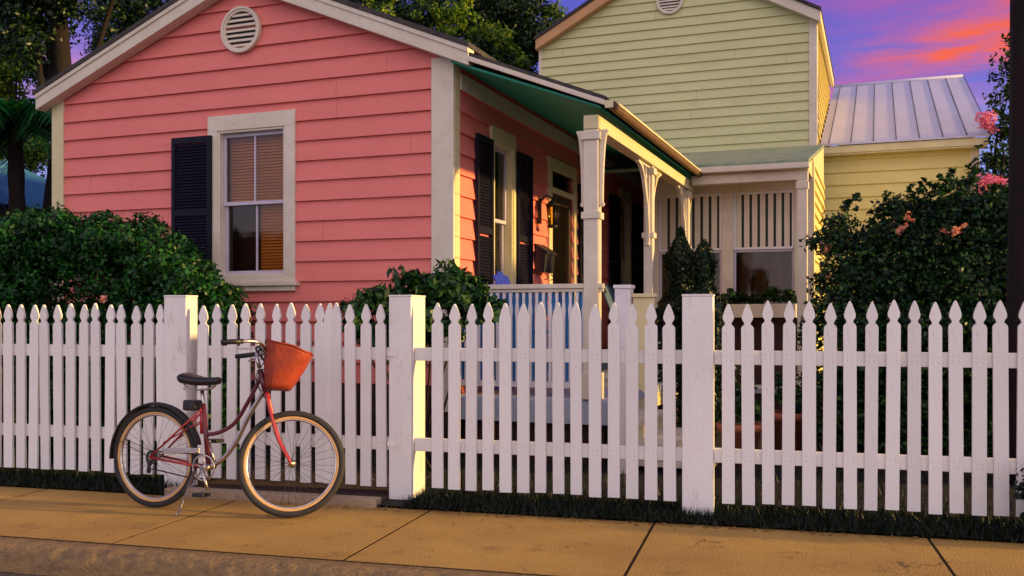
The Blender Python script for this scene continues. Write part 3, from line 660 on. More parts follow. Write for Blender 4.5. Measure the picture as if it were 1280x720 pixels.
m = MB(); m.box(.2, EU1+.02, 4.12, GV, .34, .40); m.build('porch_floor', 'grey_stone', gh)
for a, b in ((.841, 1.664), (1.813, 2.574)):
    m = MB(EF); ring(m, a+.001, b-.001, 2.135, 2.878, .03, -.03, .008, .03, .03)
    wd = m.build('window', 'white', gh, bevel=.002)
    m = MB(EF); ring(m, a+.001, b-.001, 1.431, 2.134, .03, -.045, -.015, .035, .03); m.build('sash', 'sash', wd, bevel=.002)
    m = MB(EF); m.box(a+.03, b-.03, -.035, -.031, 1.466, 2.104); m.build('pane', 'glass', wd)
    m = MB(EF); k = 7; st_ = (b-a-.06)/k
    for i in range(k): m.box(a+.035+i*st_, a+.035+i*st_+st_*.66, -.018, -.004, 2.166, 2.847)
    m.build('slats', 'trim', wd)
    m = MB(EF); m.box(a+.03, b-.03, -.028, -.024, 2.166, 2.847); m.build('screen', 'leaf_conifer', wd)
    m = MB(EF)
    for i in range(4): m.box(a+.06+i*.19, a+.06+i*.19+.15, -.19, -.17, 1.45, 2.12)
    m.build('curtain', 'curtain', wd)
# shallow metal porch roof
m = MB(); m.prism([(.15, 4.02, 3.10), (.15, GV-.03, 3.86), (.15, GV-.03, 3.90), (.15, 4.02, 3.14)], (2.645, 0, 0)); m.build('porch_roof', 'roof_green', gh)
m = MB(); m.prism([(1.50, 4.10, 3.02), (1.50, GV, 3.05), (1.50, GV, 3.07), (1.50, 4.10, 3.04)], (1.24, 0, 0)); m.build('porch_ceiling', 'trim', gh)
m = MB(); m.box(1.50, 2.81, 3.97, 4.04, 3.03, 3.10); m.build('gutter', 'trim', gh, bevel=.012)
m = MB(); m.box(1.40, 2.783, 4.10, 4.22, 2.91, 3.018); m.build('porch_beam', 'trim', gh, bevel=.004)
m = MB(); m.prism([(2.788, 4.1, 3.02), (2.788, 4.1, 3.10), (2.788, GV-.03, 3.85), (2.788, GV-.03, 3.02)], (-.04, 0, 0)); m.build('porch_cheek', 'sunlit_trim', gh)
m = MB(); m.box(2.66, 2.775, 4.1, 4.215, .36, 2.909); m.box(2.645, 2.79, 4.085, 4.23, 2.80, 2.89); m.box(2.645, 2.79, 4.085, 4.23, .36, .6); m.build('porch_post', 'trim', gh, bevel=.005)
m = MB(); m.box(EU0, EU1-.02, 4.14, 4.8, -.02, .34); m.build('crawl_space', 'brick', gh)

# rear wing with standing seam roof
wg = thing('yellow_house', 'low yellow clapboard house with pale standing seam metal roof, at the right', 'house', HO, -AH)
WV = 8.6; WU0, WU1 = GU1+.036, 4.99
m = MB(front_frame(WV)); siding(m, const(WU0), const(WU1), .4, 3.86, .20); m.build('wall', 'yellow_siding', wg)
m = MB(Matrix.Translation((0, WV, 0)) @ side_frame(WU1)); siding(m, const(0.0), const(9.4), .4, 3.9, .20); m.build('wall', 'yellow_siding', wg)
RS = (6.06-4.03)/(13.38-8.35)
m = MB(); m.prism([(WU1-.02, WV, 3.9), (WU1-.02, 13.38, 5.98), (WU1-.02, 18.0, 3.95)], (.04, 0, 0)); m.build('gable', 'yellow_siding', wg)
m = MB(); m.box(WU1-.09, WU1+.035, WV-.036, WV+.1, .4, 3.86); m.build('corner_board', 'trim', wg, bevel=.004)
m = MB(); m.box(WU0, WU1+.12, WV-.22, WV-.0, 3.86, 3.885); m.box(WU0, WU1+.14, WV-.24, WV-.19, 3.886, 4.0); m.build('fascia', 'sunlit_trim', wg, bevel=.004)
rz_ = lambda v: 4.015+RS*(v-8.35)
m = MB(); m.prism([(WU0, 8.33, rz_(8.33)), (WU0, 13.38, rz_(13.38)), (WU0, 13.38, rz_(13.38)+.03), (WU0, 8.33, rz_(8.33)+.03)], (WU1+.16-WU0, 0, 0))
m.prism([(WU0, 13.38, rz_(13.38)), (WU0, 18.3, rz_(8.46)), (WU0, 18.3, rz_(8.46)+.03), (WU0, 13.38, rz_(13.38)+.03)], (WU1+.16-WU0, 0, 0))
rf = m.build('roof', 'roof_metal', wg)
m = MB()
for i in range(8):
    u = WU0+.12+i*.335
    m.prism([(u, 8.33, rz_(8.33)+.031), (u, 13.37, rz_(13.37)+.031), (u, 13.37, rz_(13.37)+.043), (u, 8.33, rz_(8.33)+.043)], (.014, 0, 0))
m.build('seams', paint('dark seam', (.10, .11, .16), None, .9), rf)
m = MB(); m.tube([(WU0, 13.38, rz_(13.38)+.04), (WU1+.16, 13.38, rz_(13.38)+.04)], .045); m.build('ridge_cap', 'roof_metal', rf)

# blue roofed shed far left
sdh = thing('shed', 'small shed with blue corrugated metal roof beyond the hedge at far left', 'shed', (-8.35, 15.2, 0), R(-18))
m = MB(); m.box(-1.5, 1.35, -1.2, 1.2, 0, 2.85); m.build('wall', 'dark_wood', sdh)
m = MB(); zr, zb = 3.72, 2.86
V = [(-1.8, -1.5, zb), (1.65, -1.5, zb), (1.65, 1.5, zb), (-1.8, 1.5, zb), (-.6, 0, zr), (.45, 0, zr)]
m.add(V, [(0, 1, 5, 4), (1, 2, 5), (2, 3, 4, 5), (3, 0, 4), (0, 3, 2, 1)])
srf = m.build('roof', 'roof_blue', sdh)
m = MB()
for i in range(18):
    x = -1.72+i*.195; 
    hi_ = 1.0 if -.6 <= x <= .45 else ((x+1.8)/1.2 if x < -.6 else (1.65-x)/1.2)
    m.beam((x, -1.5, zb+.012), (x, -1.5+1.5*hi_, zb+.012+(zr-zb)*hi_), .035, .03)
m.build('ridges', 'roof_blue', srf)

# ------------------------------------------------------------------ porch things
def porch_chair(label, loc, rz, mat):
    t = thing('porch_chair', label, 'chair', loc, rz)
    m = MB()
    for i in range(5): m.beam((-.24+i*.12, .0, .36), (-.24+i*.12, .46, .26), .105, .02)
    m.build('seat', mat, t, bevel=.003)
    m = MB(); hs = [.66, .74, .77, .74, .66]
    for i in range(5):
        x = -.22+i*.11; m.beam((x, .40, .26), (x*1.12, .40+hs[i]*.42, .26+hs[i]*1.12), .112, .02, (0, 1, 0))
    m.beam((-.26, .60, .72), (.26, .60, .72), .03, .07); m.build('backrest', mat, t, bevel=.003)
    for s in (-1, 1):
        m = MB(); m.beam((s*.32, -.06, .56), (s*.32, .60, .56), .11, .022); m.build('armrest', mat, t, bevel=.003)
        m = MB(); m.box(s*.29-.02, s*.29+.02, -.02, .06, 0, .548); m.build('leg', mat, t, bevel=.003)
        m = MB(); m.beam((s*.29, .02, .36), (s*.29, .72, .04), .03, .09); m.build('leg', mat, t, bevel=.003)
    return t
porch_chair('bright blue slatted chair on the porch behind the railing', H(.93, .62, .576), -AH+R(90), 'deep_blue')
porch_chair('slate blue slatted chair on the porch behind the first porch post', H(.95, 4.4, .576), -AH+R(90), 'slate_blue')
lt = thing('wall_lantern', 'black wall lantern above the mailbox beside the cottage door', 'lantern', H(.03, 2.28, 2.45), -AH)
m = MB(); m.box(0, .015, -.04, .04, -.14, .14); m.tube(smoothpath([(.01, 0, .10), (.08, 0, .17), (.16, 0, .13)]), .010); m.build('bracket', 'black', lt)
m = MB(); m.lathe([(.085, .05), (.09, .06), (.02, .12), (.012, .15)], (.16, 0, 0), 8); m.lathe([(.06, -.19), (.065, -.17), (.05, -.16)], (.16, 0, 0), 8)
for i in range(4):
    a = math.pi/4+i*math.pi/2; m.tube([(.16+.05*math.cos(a), .05*math.sin(a), -.17), (.16+.075*math.cos(a), .075*math.sin(a), .05)], .007)
m.build('cage', 'black', lt)
m = MB(); m.lathe([(.042, -.16), (.066, .05)], (.16, 0, 0), 8); m.build('lamp_glass', 'lamp_glass', lt)
mb = thing('mailbox', 'black wall mailbox below the lantern beside the cottage door', 'mailbox', H(.03, 2.30, 1.93), -AH)
m = MB(); m.prism([(0, -.16, -.17), (.11, -.16, -.17), (.13, -.16, .06), (0, -.16, .15)], (0, .32, 0)); m.build('body', 'black', mb, bevel=.006)
m = MB(); m.prism([(0, -.17, .152), (.145, -.17, .058), (.145, -.17, .03), (.135, -.17, .03), (.135, -.17, .052), (0, -.17, .142)], (0, .34, 0)); m.build('lid', 'black', mb)
m = MB(); m.tube(smoothpath([(.10, -.1, -.18), (.13, -.1, -.23), (.09, -.1, -.25)]), .006); m.tube(smoothpath([(.10, .1, -.18), (.13, .1, -.23), (.09, .1, -.25)]), .006); m.build('newspaper_hook', 'black', mb)

# ------------------------------------------------------------------ plants
def plantthing(name, label, cat, loc, stems, P, Nn, size, mat, aspect=.5, group=None, extra=()):
    t = thing(name, label, cat, loc, 0, group); L0 = np.array(loc)
    m = MB()
    for pts, rr in stems: m.tube([Vector(p)-Vector(loc) for p in pts], rr, 7)
    m.build('stem', 'bark', t)
    leaves('foliage', P-L0, Nn, size, mat, t, aspect)
    for nm, PP, NN, sz, mt, asp in extra: leaves(nm, PP-L0, NN, sz, mt, t, asp)
    return t
def stems_to(base, tips, r=.02):
    out = []
    for tp in tips:
        b = Vector(base)+Vector((rnd.uniform(-.1, .1), rnd.uniform(-.1, .1), 0)); tp = Vector(tp)
        mid = (b+tp)/2+Vector((rnd.uniform(-.1, .1), rnd.uniform(-.1, .1), .05)); out.append((smoothpath([b, mid, tp], 4), [r*(1-.7*i/8) for i in range(9)]))
    return out
X0 = lambda px, d: (px-640)/1200*d
# hedge
he = []
for px, y, d, r_ in ((-130, 270, 9.0, .6), (-60, 268, 8.9, .6), (0, 268, 8.8, .5), (40, 262, 8.8, .42), (85, 258, 8.8, .40), (130, 258, 8.7, .40), (170, 266, 8.6, .34), (200, 280, 8.5, .30), (228, 296, 8.4, .26), (252, 322, 8.3, .22), (272, 346, 8.2, .18), (290, 368, 8.1, .13)):
    tz = 1.28+(395-y)/1200*d-.07; px -= 6; he.append(((X0(px, d), d, tz-r_*.62), (r_, .5, r_*.75))); he.append(((X0(px, d), d, (tz-r_)*.5), (r_*.95, .5, (tz-r_)*.62+.12)))
P, Nn = clumps(he, 1900, .11, 52, .25); P2, N2 = fill(he, 26000); P = np.concatenate([P, P2]); Nn = np.concatenate([Nn, N2])
k = P[:, 2] > .03; P, Nn = P[k], Nn[k]
fp = np.array([[-3.42, 8.02, 1.42], [-3.45, 8.0, 1.50], [-4.15, 8.2, 1.40]]); fq, fn = clumps([(p, (.02, .02, .02)) for p in fp[:1]], 2, .03, 8, .3)
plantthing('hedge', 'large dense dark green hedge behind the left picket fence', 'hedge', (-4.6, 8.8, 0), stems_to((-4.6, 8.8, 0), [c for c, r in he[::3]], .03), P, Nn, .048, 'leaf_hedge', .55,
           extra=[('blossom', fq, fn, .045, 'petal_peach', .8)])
# shrub by the cottage corner
se = []
for px, y, d, r in ((440, 392, 7.6, .14), (462, 375, 7.7, .17), (485, 368, 7.7, .17), (510, 358, 7.75, .18), (535, 362, 7.7, .19), (562, 352, 7.75, .20), (583, 364, 7.7, .18), (605, 380, 7.6, .14), (540, 400, 7.7, .3), (480, 410, 7.7, .26)):
    se.append(((X0(px, d), d, 1.28+(395-y)/1200*d-.03), (r*.8, r, r*.8)))
P, Nn = clumps(se, 190, .085, 30, .5)
plantthing('shrub', 'leafy green shrub with upright shoots behind the broad gate post', 'shrub', (X0(530, 7.7), 7.7, 0), stems_to((X0(530, 7.7), 7.7, 0), [c for c, r in se], .014), P, Nn, .095, 'leaf_shrub', .38)
# conifers
def conifer(loc, h, r, label):
    n = 9000; t = nrg.random(n)**.8; z = t*h; rr = r*(1-t)**.58*(.75+.25*np.sin(z*11)); a = nrg.uniform(0, 6.28, n); q = rr*(.55+.45*nrg.random(n)**.5)*(1+.15*np.sin(a*5+z*6))
    P = np.stack([np.cos(a)*q, np.sin(a)*q, z+.05], 1)+np.array(loc); Nn = np.stack([np.cos(a), np.sin(a), .8+0*a], 1)
    return plantthing('conifer', label, 'conifer', loc, [([loc, (loc[0], loc[1], h*.9)], [.035, .01])], P, Nn, .06, 'leaf_conifer', .35)
conifer((X0(851, 10.4), 10.4, 0), 2.18, .50, 'dark cone shaped conifer, left and taller of the pair by the porch corner')
conifer((X0(880, 10.1), 10.1, 0), 2.02, .48, 'dark cone shaped conifer, right and shorter of the pair by the porch corner')
# window box on the enclosed porch
wb = thing('window_box', 'wooden window box of dark green plants under the striped window', 'planter', H(2.19, 4.66, 1.26), -AH)
m = MB(); m.prism([(-.42, -.10, .0), (.42, -.10, .0), (.42, -.13, .17), (-.42, -.13, .17)], (0, .18, 0)); m.build('box', 'trim', wb, bevel=.006)
P, Nn = clumps([((x, -.03, .24+.05*math.sin(x*9)), (.10, .08, .11)) for x in np.linspace(-.38, .38, 8)], 60, .055, 26, .6); leaves('foliage', P, Nn, .06, 'leaf_bush', wb)
# big flowering bush on the right
be = []
for px, y, d, r in ((1036, 285, 9.6, .18), (1052, 268, 9.4, .16), (1066, 300, 9.2, .3), (1088, 284, 9.3, .18), (1100, 310, 9.2, .36), (1118, 252, 9.1, .15), (1134, 240, 9.1, .13), (1128, 285, 9.0, .3), (1150, 262, 9.1, .2), (1170, 240, 9.0, .15), (1196, 222, 9.0, .12), (1186, 250, 9.0, .2), (1178, 285, 8.9, .34), (1213, 258, 8.9, .2), (1228, 300, 8.8, .4), (1246, 250, 8.8, .22), (1275, 280, 8.8, .5),
                    (1062, 360, 9.0, .42), (1120, 350, 8.8, .5), (1190, 345, 8.6, .5), (1250, 350, 8.5, .5), (1080, 420, 8.6, .55), (1150, 430, 8.4, .6), (1220, 430, 8.2, .6), (1300, 420, 8.3, .7), (1070, 500, 8.5, .5), (1160, 500, 8.3, .6), (1250, 500, 8.1, .6)):
    be.append(((X0(px, d), d, 1.28+(395-y)/1200*d-.12), (r, r, r*.85)))
P, Nn = clumps(be, 1500, .12, 52, .4); P2, N2 = fill(be, 34000); P = np.concatenate([P, P2]); Nn = np.concatenate([Nn, N2]); k = P[:, 2] > .03; P, Nn = P[k], Nn[k]
sh_ = []
for i in range(46):
    px = rnd.uniform(1028, 1262); d = rnd.uniform(8.6, 9.3); c0_ = X0(px, d); tops = [c[2]+q[2]*math.sqrt(max(0, 1-((c[0]-c0_)/q[0])**2)) for c, q in be if abs(c[0]-c0_) < q[0]]
    if tops: sh_.append(((c0_, d, max(tops)+rnd.uniform(-.04, .08)), (.035, .035, rnd.uniform(.08, .17))))
P3, N3 = clumps(sh_, 190, .035, 9, .9); P = np.concatenate([P, P3]); Nn = np.concatenate([Nn, N3])
fe = []
for px, y, d, n_ in ((1138, 262, 8.75, 3), (1128, 275, 8.7, 2), (1190, 277, 8.5, 3), (1205, 272, 8.5, 3), (1033, 300, 9.2, 3), (1036, 340, 8.7, 2)):
    fe.append(((X0(px, d), d, 1.28+(395-y)/1200*d-.08), (.07, .05, .05)))
fq, fn = clumps(fe, 24, .035, 9, .9)
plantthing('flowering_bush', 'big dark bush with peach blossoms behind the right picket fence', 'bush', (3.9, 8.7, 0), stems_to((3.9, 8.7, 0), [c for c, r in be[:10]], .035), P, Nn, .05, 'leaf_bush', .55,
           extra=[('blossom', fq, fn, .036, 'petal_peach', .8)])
# small dark shrub in front of the fence bottom right
e = [((3.02, 5.38, .26), (.17, .14, .27)), ((3.18, 5.3, .22), (.2, .15, .25))]
P, Nn = clumps(e, 70, .07, 30, .5); P2, N2 = fill(e, 900); P = np.concatenate([P, P2]); Nn = np.concatenate([Nn, N2])
plantthing('small_shrub', 'small dark shrub in front of the fence at bottom right', 'shrub', (3.1, 5.34, 0), stems_to((3.1, 5.34, 0), [(3.02, 5.38, .4), (3.18, 5.3, .35)], .01), P, Nn, .04, 'leaf_conifer', .6)

def tree(label, base, th, r0, ells, ncl, cr, per, size, mat, lean=(0, 0), limbs=7, extra=(), asp=.5, name='tree', aspect=.5, wob=1):
    t = thing(name, label, 'tree', base); b = Vector((0, 0, 0)); top = Vector((lean[0], lean[1], th))
    m = MB(); pth = smoothpath([b, b.lerp(top, .35)+Vector((wob*rnd.uniform(-.12, .12), rnd.uniform(-.12, .12), 0)), b.lerp(top, .7)+Vector((wob*rnd.uniform(-.15, .15), rnd.uniform(-.1, .1), 0)), top], 6)
    n = len(pth); m.tube(pth, [r0*(1.2 if i == 0 else 1-.4*i/(n-1)) for i in range(n)], 12)
    for i in range(limbs):
        c, r = ells[i % len(ells)]; c = Vector(c)-Vector(base)+Vector((rnd.uniform(-1, 1)*r[0]*.5, rnd.uniform(-1, 1)*r[1]*.5, rnd.uniform(-.2, .5)*r[2])); s = pth[int(n*rnd.uniform(.5, .95))]
        md = s.lerp(c, .5)+Vector((rnd.uniform(-.2, .2), rnd.uniform(-.2, .2), rnd.uniform(.0, .3))); m.tube(smoothpath([s, md, c], 4), [r0*.42*(1-.8*k_/8) for k_ in range(9)], 7)
    m.build('trunk', 'bark', t)
    P, Nn = clumps(ells, ncl, cr, per, .75); leaves('crown', P-np.array(base), Nn, size, mat, t, aspect)
    for nm, el, nc, c2, pr, sz, mt in extra:
        P, Nn = clumps(el, nc, c2, pr, .7); leaves(nm, P-np.array(base), Nn, sz, mt, t, aspect)
    return t
def E(px, y, d, r, rz=None): return ((X0(px, d), d, 1.28+(395-y)/1200*d), (r, r, rz or r*.8))
tree('tall dark leafy tree with thick trunk left of the cottage', (X0(72, 13.2), 13.2, 0), 5.6, .19, [E(20, 10, 13.2, .75), E(-40, -20, 13.2, 1.0), E(70, -30, 13, .7), E(60, 20, 13.4, .35), E(110, -60, 13.2, .8), E(30, 60, 13, .3)], 260, .26, 90, .075, 'leaf_tree')
tree('dark tree rising behind the left slope of the cottage roof', (X0(210, 19), 19, 0), 6.2, .18, [E(170, 5, 19, .9), E(240, -15, 19, .9), E(130, 60, 18.6, .42), E(150, 25, 18.6, .6), E(200, -60, 19, 1.0)], 260, .28, 90, .08, 'leaf_tree')
tree('dark leafy tree just behind the right slope of the cottage roof', (X0(500, 19), 19, 0), 6.6, .2, [E(480, 10, 18.5, 1.0), E(540, 35, 18.5, .9), E(430, -30, 19, 1.0), E(560, -30, 19, 1.1), E(600, 75, 18, .6)], 330, .27, 90, .08, 'leaf_tree',
     extra=[('sunlit_leaves', [E(470, 20, 17.6, .6), E(560, 20, 17.6, .6), E(610, 50, 17.4, .4)], 60, .16, 34, .09, 'leaf_tree_sunlit')])  # bright clumps coloured as if the sun caught them
tree('dark tree with leaves coloured sunlit lime beside the green house gable', (X0(655, 20), 20, 0), 7.0, .22, [E(640, 30, 19.5, .8, 1.0), E(665, 60, 19, .7, .9), E(625, -10, 20, .8), E(600, 30, 19.6, .7), E(640, 85, 18.8, .5)], 300, .27, 90, .08, 'leaf_tree',
     extra=[('sunlit_leaves', [E(692, 18, 19, .28), E(620, 55, 18.3, .35), E(640, 75, 18.3, .3)], 60, .16, 34, .09, 'leaf_tree_sunlit')])
tree('light green tree behind the palm at far left', (X0(0, 20), 20, 0), 3.4, .14, [E(20, 80, 20, .8), E(-30, 120, 20, 1.0), E(30, 170, 20, .75), E(-10, 200, 20, .8), E(60, 190, 20, .5)], 420, .28, 60, .09, 'leaf_tree_sunlit')
# crape myrtle beyond the yellow house
tree('crape myrtle with pink blossoms between the yellow house and the dark trunk', (X0(1250, 14.5), 14.5, 0), 3.4, .08, [E(1250, 235, 14.5, .5), E(1262, 130, 14.5, .32, .7), E(1250, 190, 14.5, .22, .5), E(1275, 90, 14.5, .35, .8), E(1240, 270, 14.2, .5)], 150, .17, 36, .085, 'leaf_bush',
     extra=[('blossom', [E(1240, 226, 13.8, .22, .06), E(1228, 236, 13.8, .10, .05)], 16, .09, 22, .06, 'petal_pink'), ('blossom', [E(1236, 150, 14.3, .12, .2)], 14, .10, 24, .07, 'petal_pink')])
# trunk at the right frame edge
tree('dark straight tree trunk standing behind the right end of the fence', (4.02, 7.3, 0), 6.4, .26, [((4.3, 7.4, 7.2), (1.5, 1.5, .9)), ((5.4, 7.0, 6.9), (1.0, 1.0, .7)), ((3.6, 8.2, 7.0), (1.0, 1.0, .7))], 160, .3, 36, .12, 'leaf_tree', lean=(-.06, 0), wob=0)
# palm
def palm(label, base, h, nf, L_, name='palm_tree'):
    t = thing(name, label, 'palm', base)
    m = MB(); pth = smoothpath([(0, 0, 0), (.05, 0, h*.5), (0, 0, h)], 8); m.tube(pth, [.13-.003*i+(.012 if i % 2 else 0) for i in range(len(pth))], 12); m.build('trunk', 'bark', t)
    V = []; Fc = []
    for i in range(nf):
        az = rnd.uniform(0, 6.28); up = rnd.uniform(-.2, 1.15); L1 = L_*rnd.uniform(.8, 1.1)
        d = Vector((math.cos(az), math.sin(az), 0)); pts = []
        for k_ in range(15):
            s = k_/14; pts.append(Vector((0, 0, h))+d*(L1*s*math.cos(up*(1-s*.3)))+Vector((0, 0, L1*(s*math.sin(up)-.85*s*s))))
        for k_ in range(2, 15):
            s = k_/14; tn = (pts[k_]-pts[k_-1]).normalized(); sd_ = tn.cross(Vector((0, 0, 1))).normalized(); ll = L1*.42*math.sin(math.pi*min(1, .12+s*.9))+.04
            for sg in (-1, 1):
                for q_ in (0, .5):
                    p = pts[k_-1].lerp(pts[k_], q_); dr_ = (sd_*sg+tn*.7+Vector((0, 0, rnd.uniform(-.7, -.15)))).normalized(); w2 = tn*.016; b_ = len(V)
                    V += [p-w2, p+w2, p+dr_*ll*.6+w2*.9+Vector((0, 0, .01)), p+dr_*ll+Vector((0, 0, -ll*.15)), p+dr_*ll*.6-w2*.9]; Fc.append((b_, b_+1, b_+2, b_+3, b_+4))
        b_ = len(V)
        for k_ in range(14):
            b_ = len(V); V += [pts[k_]-Vector((0, 0, .012)), pts[k_+1]-Vector((0, 0, .01)), pts[k_+1]+Vector((0, 0, .01)), pts[k_]+Vector((0, 0, .012))]; Fc.append((b_, b_+1, b_+2, b_+3))
    m = MB(); m.add(V, Fc); m.build('fronds', 'leaf_palm', t); return t
palm('green feathery palm left of the cottage above the blue shed roof', (X0(18, 12.6), 12.6, 0), 3.85, 22, 1.15)
palm('low palm growing left of the cottage corner behind the hedge', (X0(-70, 12.2), 12.2, 0), 3.3, 16, 1.1)

# ------------------------------------------------------------------ bicycle
AB = R(18.9)
bk = thing('bicycle', 'red step through bicycle with orange handlebar basket standing in front of the gate', 'bicycle', (-2.397, 6.42, 0), -AB)
LEAN = Matrix.Rotation(R(-3.0), 4, 'X')
hb = Vector((.845, 0, .785)); ht = Vector((.797, 0, .925)); axis = (ht-hb).normalized()
ST = LEAN @ Matrix.Translation(hb) @ Matrix.Rotation(R(27), 4, axis) @ Matrix.Translation(-hb)
BL = LEAN
WR = .338
def wheel(c, X, name='wheel'):
    c = Vector(c)
    m = MB(X); m.torus(c, (0, 1, 0), WR-.058, .0085, 64, 8, 1.5)
    sp_ = MB(X)
    for i in range(32):
        a = 2*math.pi*i/32; s = 1 if i % 2 else -1; a2 = a+(.38 if (i//2) % 2 else -.38)
        sp_.tube([c+Vector((.022*math.cos(a2), s*.026, .022*math.sin(a2))), c+Vector(((WR-.06)*math.cos(a), 0, (WR-.06)*math.sin(a)))], .0011, 4)
    w_ = m.build(name, 'chrome', bk); sp_.build('spokes', 'black', w_)
    m = MB(X); m.torus(c, (0, 1, 0), WR-.022, .0225, 72, 12); m.build('tyre', 'rubber', w_)
    m = MB(X); m.torus(c, (0, 1, 0), WR-.045, .0135, 72, 8, 1.25); m.build('tyre_wall', 'rim', w_)
    m = MB(X); m.tube([c+Vector((0, -.05, 0)), c+Vector((0, -.03, 0)), c+Vector((0, -.028, 0)), c+Vector((0, .028, 0)), c+Vector((0, .03, 0)), c+Vector((0, .05, 0))], [.012, .012, .026, .026, .012, .012], 14); m.build('hub', 'chrome', w_)
    return w_
RA = Vector((0, 0, WR)); FA = hb-axis*((hb.z-WR)/axis.z*1.0)+Vector((.042, 0, .0)); FA.z = WR+.004
wheel(RA, BL); wheel(FA, ST)
BB = Vector((.425, 0, .290))
stt = Vector((.368, 0, .70))
m = MB(BL); m.tube([stt+Vector((-.0, 0, 0)), BB], .0155, 12); m.tube([hb-axis*.01, ht+axis*.01], .020, 12)
m.tube(smoothpath([(.398, 0, .500), (.50, 0, .520), (.615, 0, .585), (.715, 0, .73), (.802, 0, .885)], 8), .0135, 12)
fm = m.build('frame', 'maroon', bk)
m = MB(BL); m.tube(smoothpath([BB+Vector((.01, 0, 0)), (.53, 0, .345), (.625, 0, .455), (.725, 0, .64), (.83, 0, .800)], 8), .0155, 12); m.build('down_tube', 'chrome', bk)
m = MB(BL)
for s in (-1, 1):
    m.tube([(stt.x-.0, s*.018, .668), (RA.x+.0, s*.058, RA.z)], .007, 8); m.tube([BB+Vector((-.03, s*.03, 0)), RA+Vector((0, s*.058, 0))], .0085, 8)
    m.tube([(.385, s*.012, .60), (.10, s*.050, RA.z+.10)], .0045, 6)
m.build('rear_stays', 'red', bk)
m = MB(BL); m.tube([(.362, 0, .665), (.369, 0, .505)], .0165, 12); m.build('seat_tube_sleeve', 'red', bk)
# fork with curved blades, in the steering frame
m = MB(ST); cr = hb-axis*.03
for s in (-1, 1):
    m.tube(smoothpath([cr+Vector((.0, s*.028, .01)), cr-axis*.14+Vector((.0, s*.045, 0)), cr-axis*.29+Vector((.004, s*.050, 0)), FA+Vector((0, s*.052, 0))], 6), [.0135-.0003*i for i in range(19)], 10)
m.tube([cr+Vector((0, -.032, .012)), cr+Vector((0, .032, .012))], .016, 10); fk = m.build('fork', 'red', bk)
# handlebar
m = MB(ST); s0 = ht+axis*.02; s1 = ht+axis*.112
m.tube([s0, s1], .0125, 10); m.tube([s1, s1+Vector((.045, 0, .005))], .012, 10); c0 = s1+Vector((.045, 0, .005))
for s in (-1, 1):
    m.tube(smoothpath([c0, c0+Vector((.02, s*.10, .02)), c0+Vector((-.01, s*.20, .045)), c0+Vector((-.10, s*.265, .035)), c0+Vector((-.19, s*.285, .02))], 6), .0105, 10)
hbr = m.build('handlebar', 'chrome', bk)
for s in (-1, 1):
    m = MB(ST); m.tube([c0+Vector((-.09, s*.262, .036)), c0+Vector((-.22, s*.290, .018))], .0165, 12); m.build('grip', 'black', hbr)
    m = MB(ST); m.tube(smoothpath([c0+Vector((-.0, s*.225, .03)), c0+Vector((-.04, s*.23, .0)), c0+Vector((-.13, s*.262, -.012))], 4), .005, 6); m.build('brake_lever', 'chrome', hbr)
    m = MB(ST); m.tube(smoothpath([c0+Vector((-.0, s*.225, .03)), c0+Vector((.03, s*.10, -.04)), c0+Vector((-.03, s*.03, -.16)), hb+Vector((-.01, s*.02, -.03))], 5), .0032, 6); m.build('brake_cable', 'black', hbr)
# basket: soft tapered canvas shell
def basket():
    m = MB(ST); nu, nv = 40, 12; V = []
    for j in range(nv+1):
        t = j/nv
        for i in range(nu):
            a = 2*math.pi*i/nu; c, s = math.cos(a), math.sin(a); e = .72
            sx = math.copysign(abs(c)**e, c); sy = math.copysign(abs(s)**e, s)
            hx = .080+(.150-.080)*t; hy = .105+(.165-.105)*t; cx = .862+(.918-.862)*t
            bul = 1+.07*math.sin(math.pi*t)+.018*math.sin(a*3+t*5)+.018*math.sin(a*5-t*8)+.012*math.sin(a*9-t*7)
            V.append((cx+.055+hx*sx*bul, hy*sy*bul, .815+.265*t+t*(.010*math.sin(a*2)-.03*c)+.004*math.sin(a*5+t*9)))
    Fc = [(j*nu+i, j*nu+(i+1) % nu, (j+1)*nu+(i+1) % nu, (j+1)*nu+i) for j in range(nv) for i in range(nu)] + [tuple(range(nu))]
    m.add(V, Fc, True); o = m.build('basket', 'basket', bk)
    sl = o.modifiers.new('thick', 'SOLIDIFY'); sl.thickness = .009; sl.offset = -1
    tp = V[nv*nu:]; r = MB(ST); r.tube([*tp, tp[0]], .0065, 8); r.build('hem', 'basket', o)
    st2 = MB(ST)
    for yy in (-.06, .06): st2.tube(smoothpath([(.80, yy, 1.06), (.775, yy, 1.075), (.77, yy, 1.05), (.81, yy, 1.0)], 4), .008, 6)
    st2.build('strap', 'black', o)
basket()
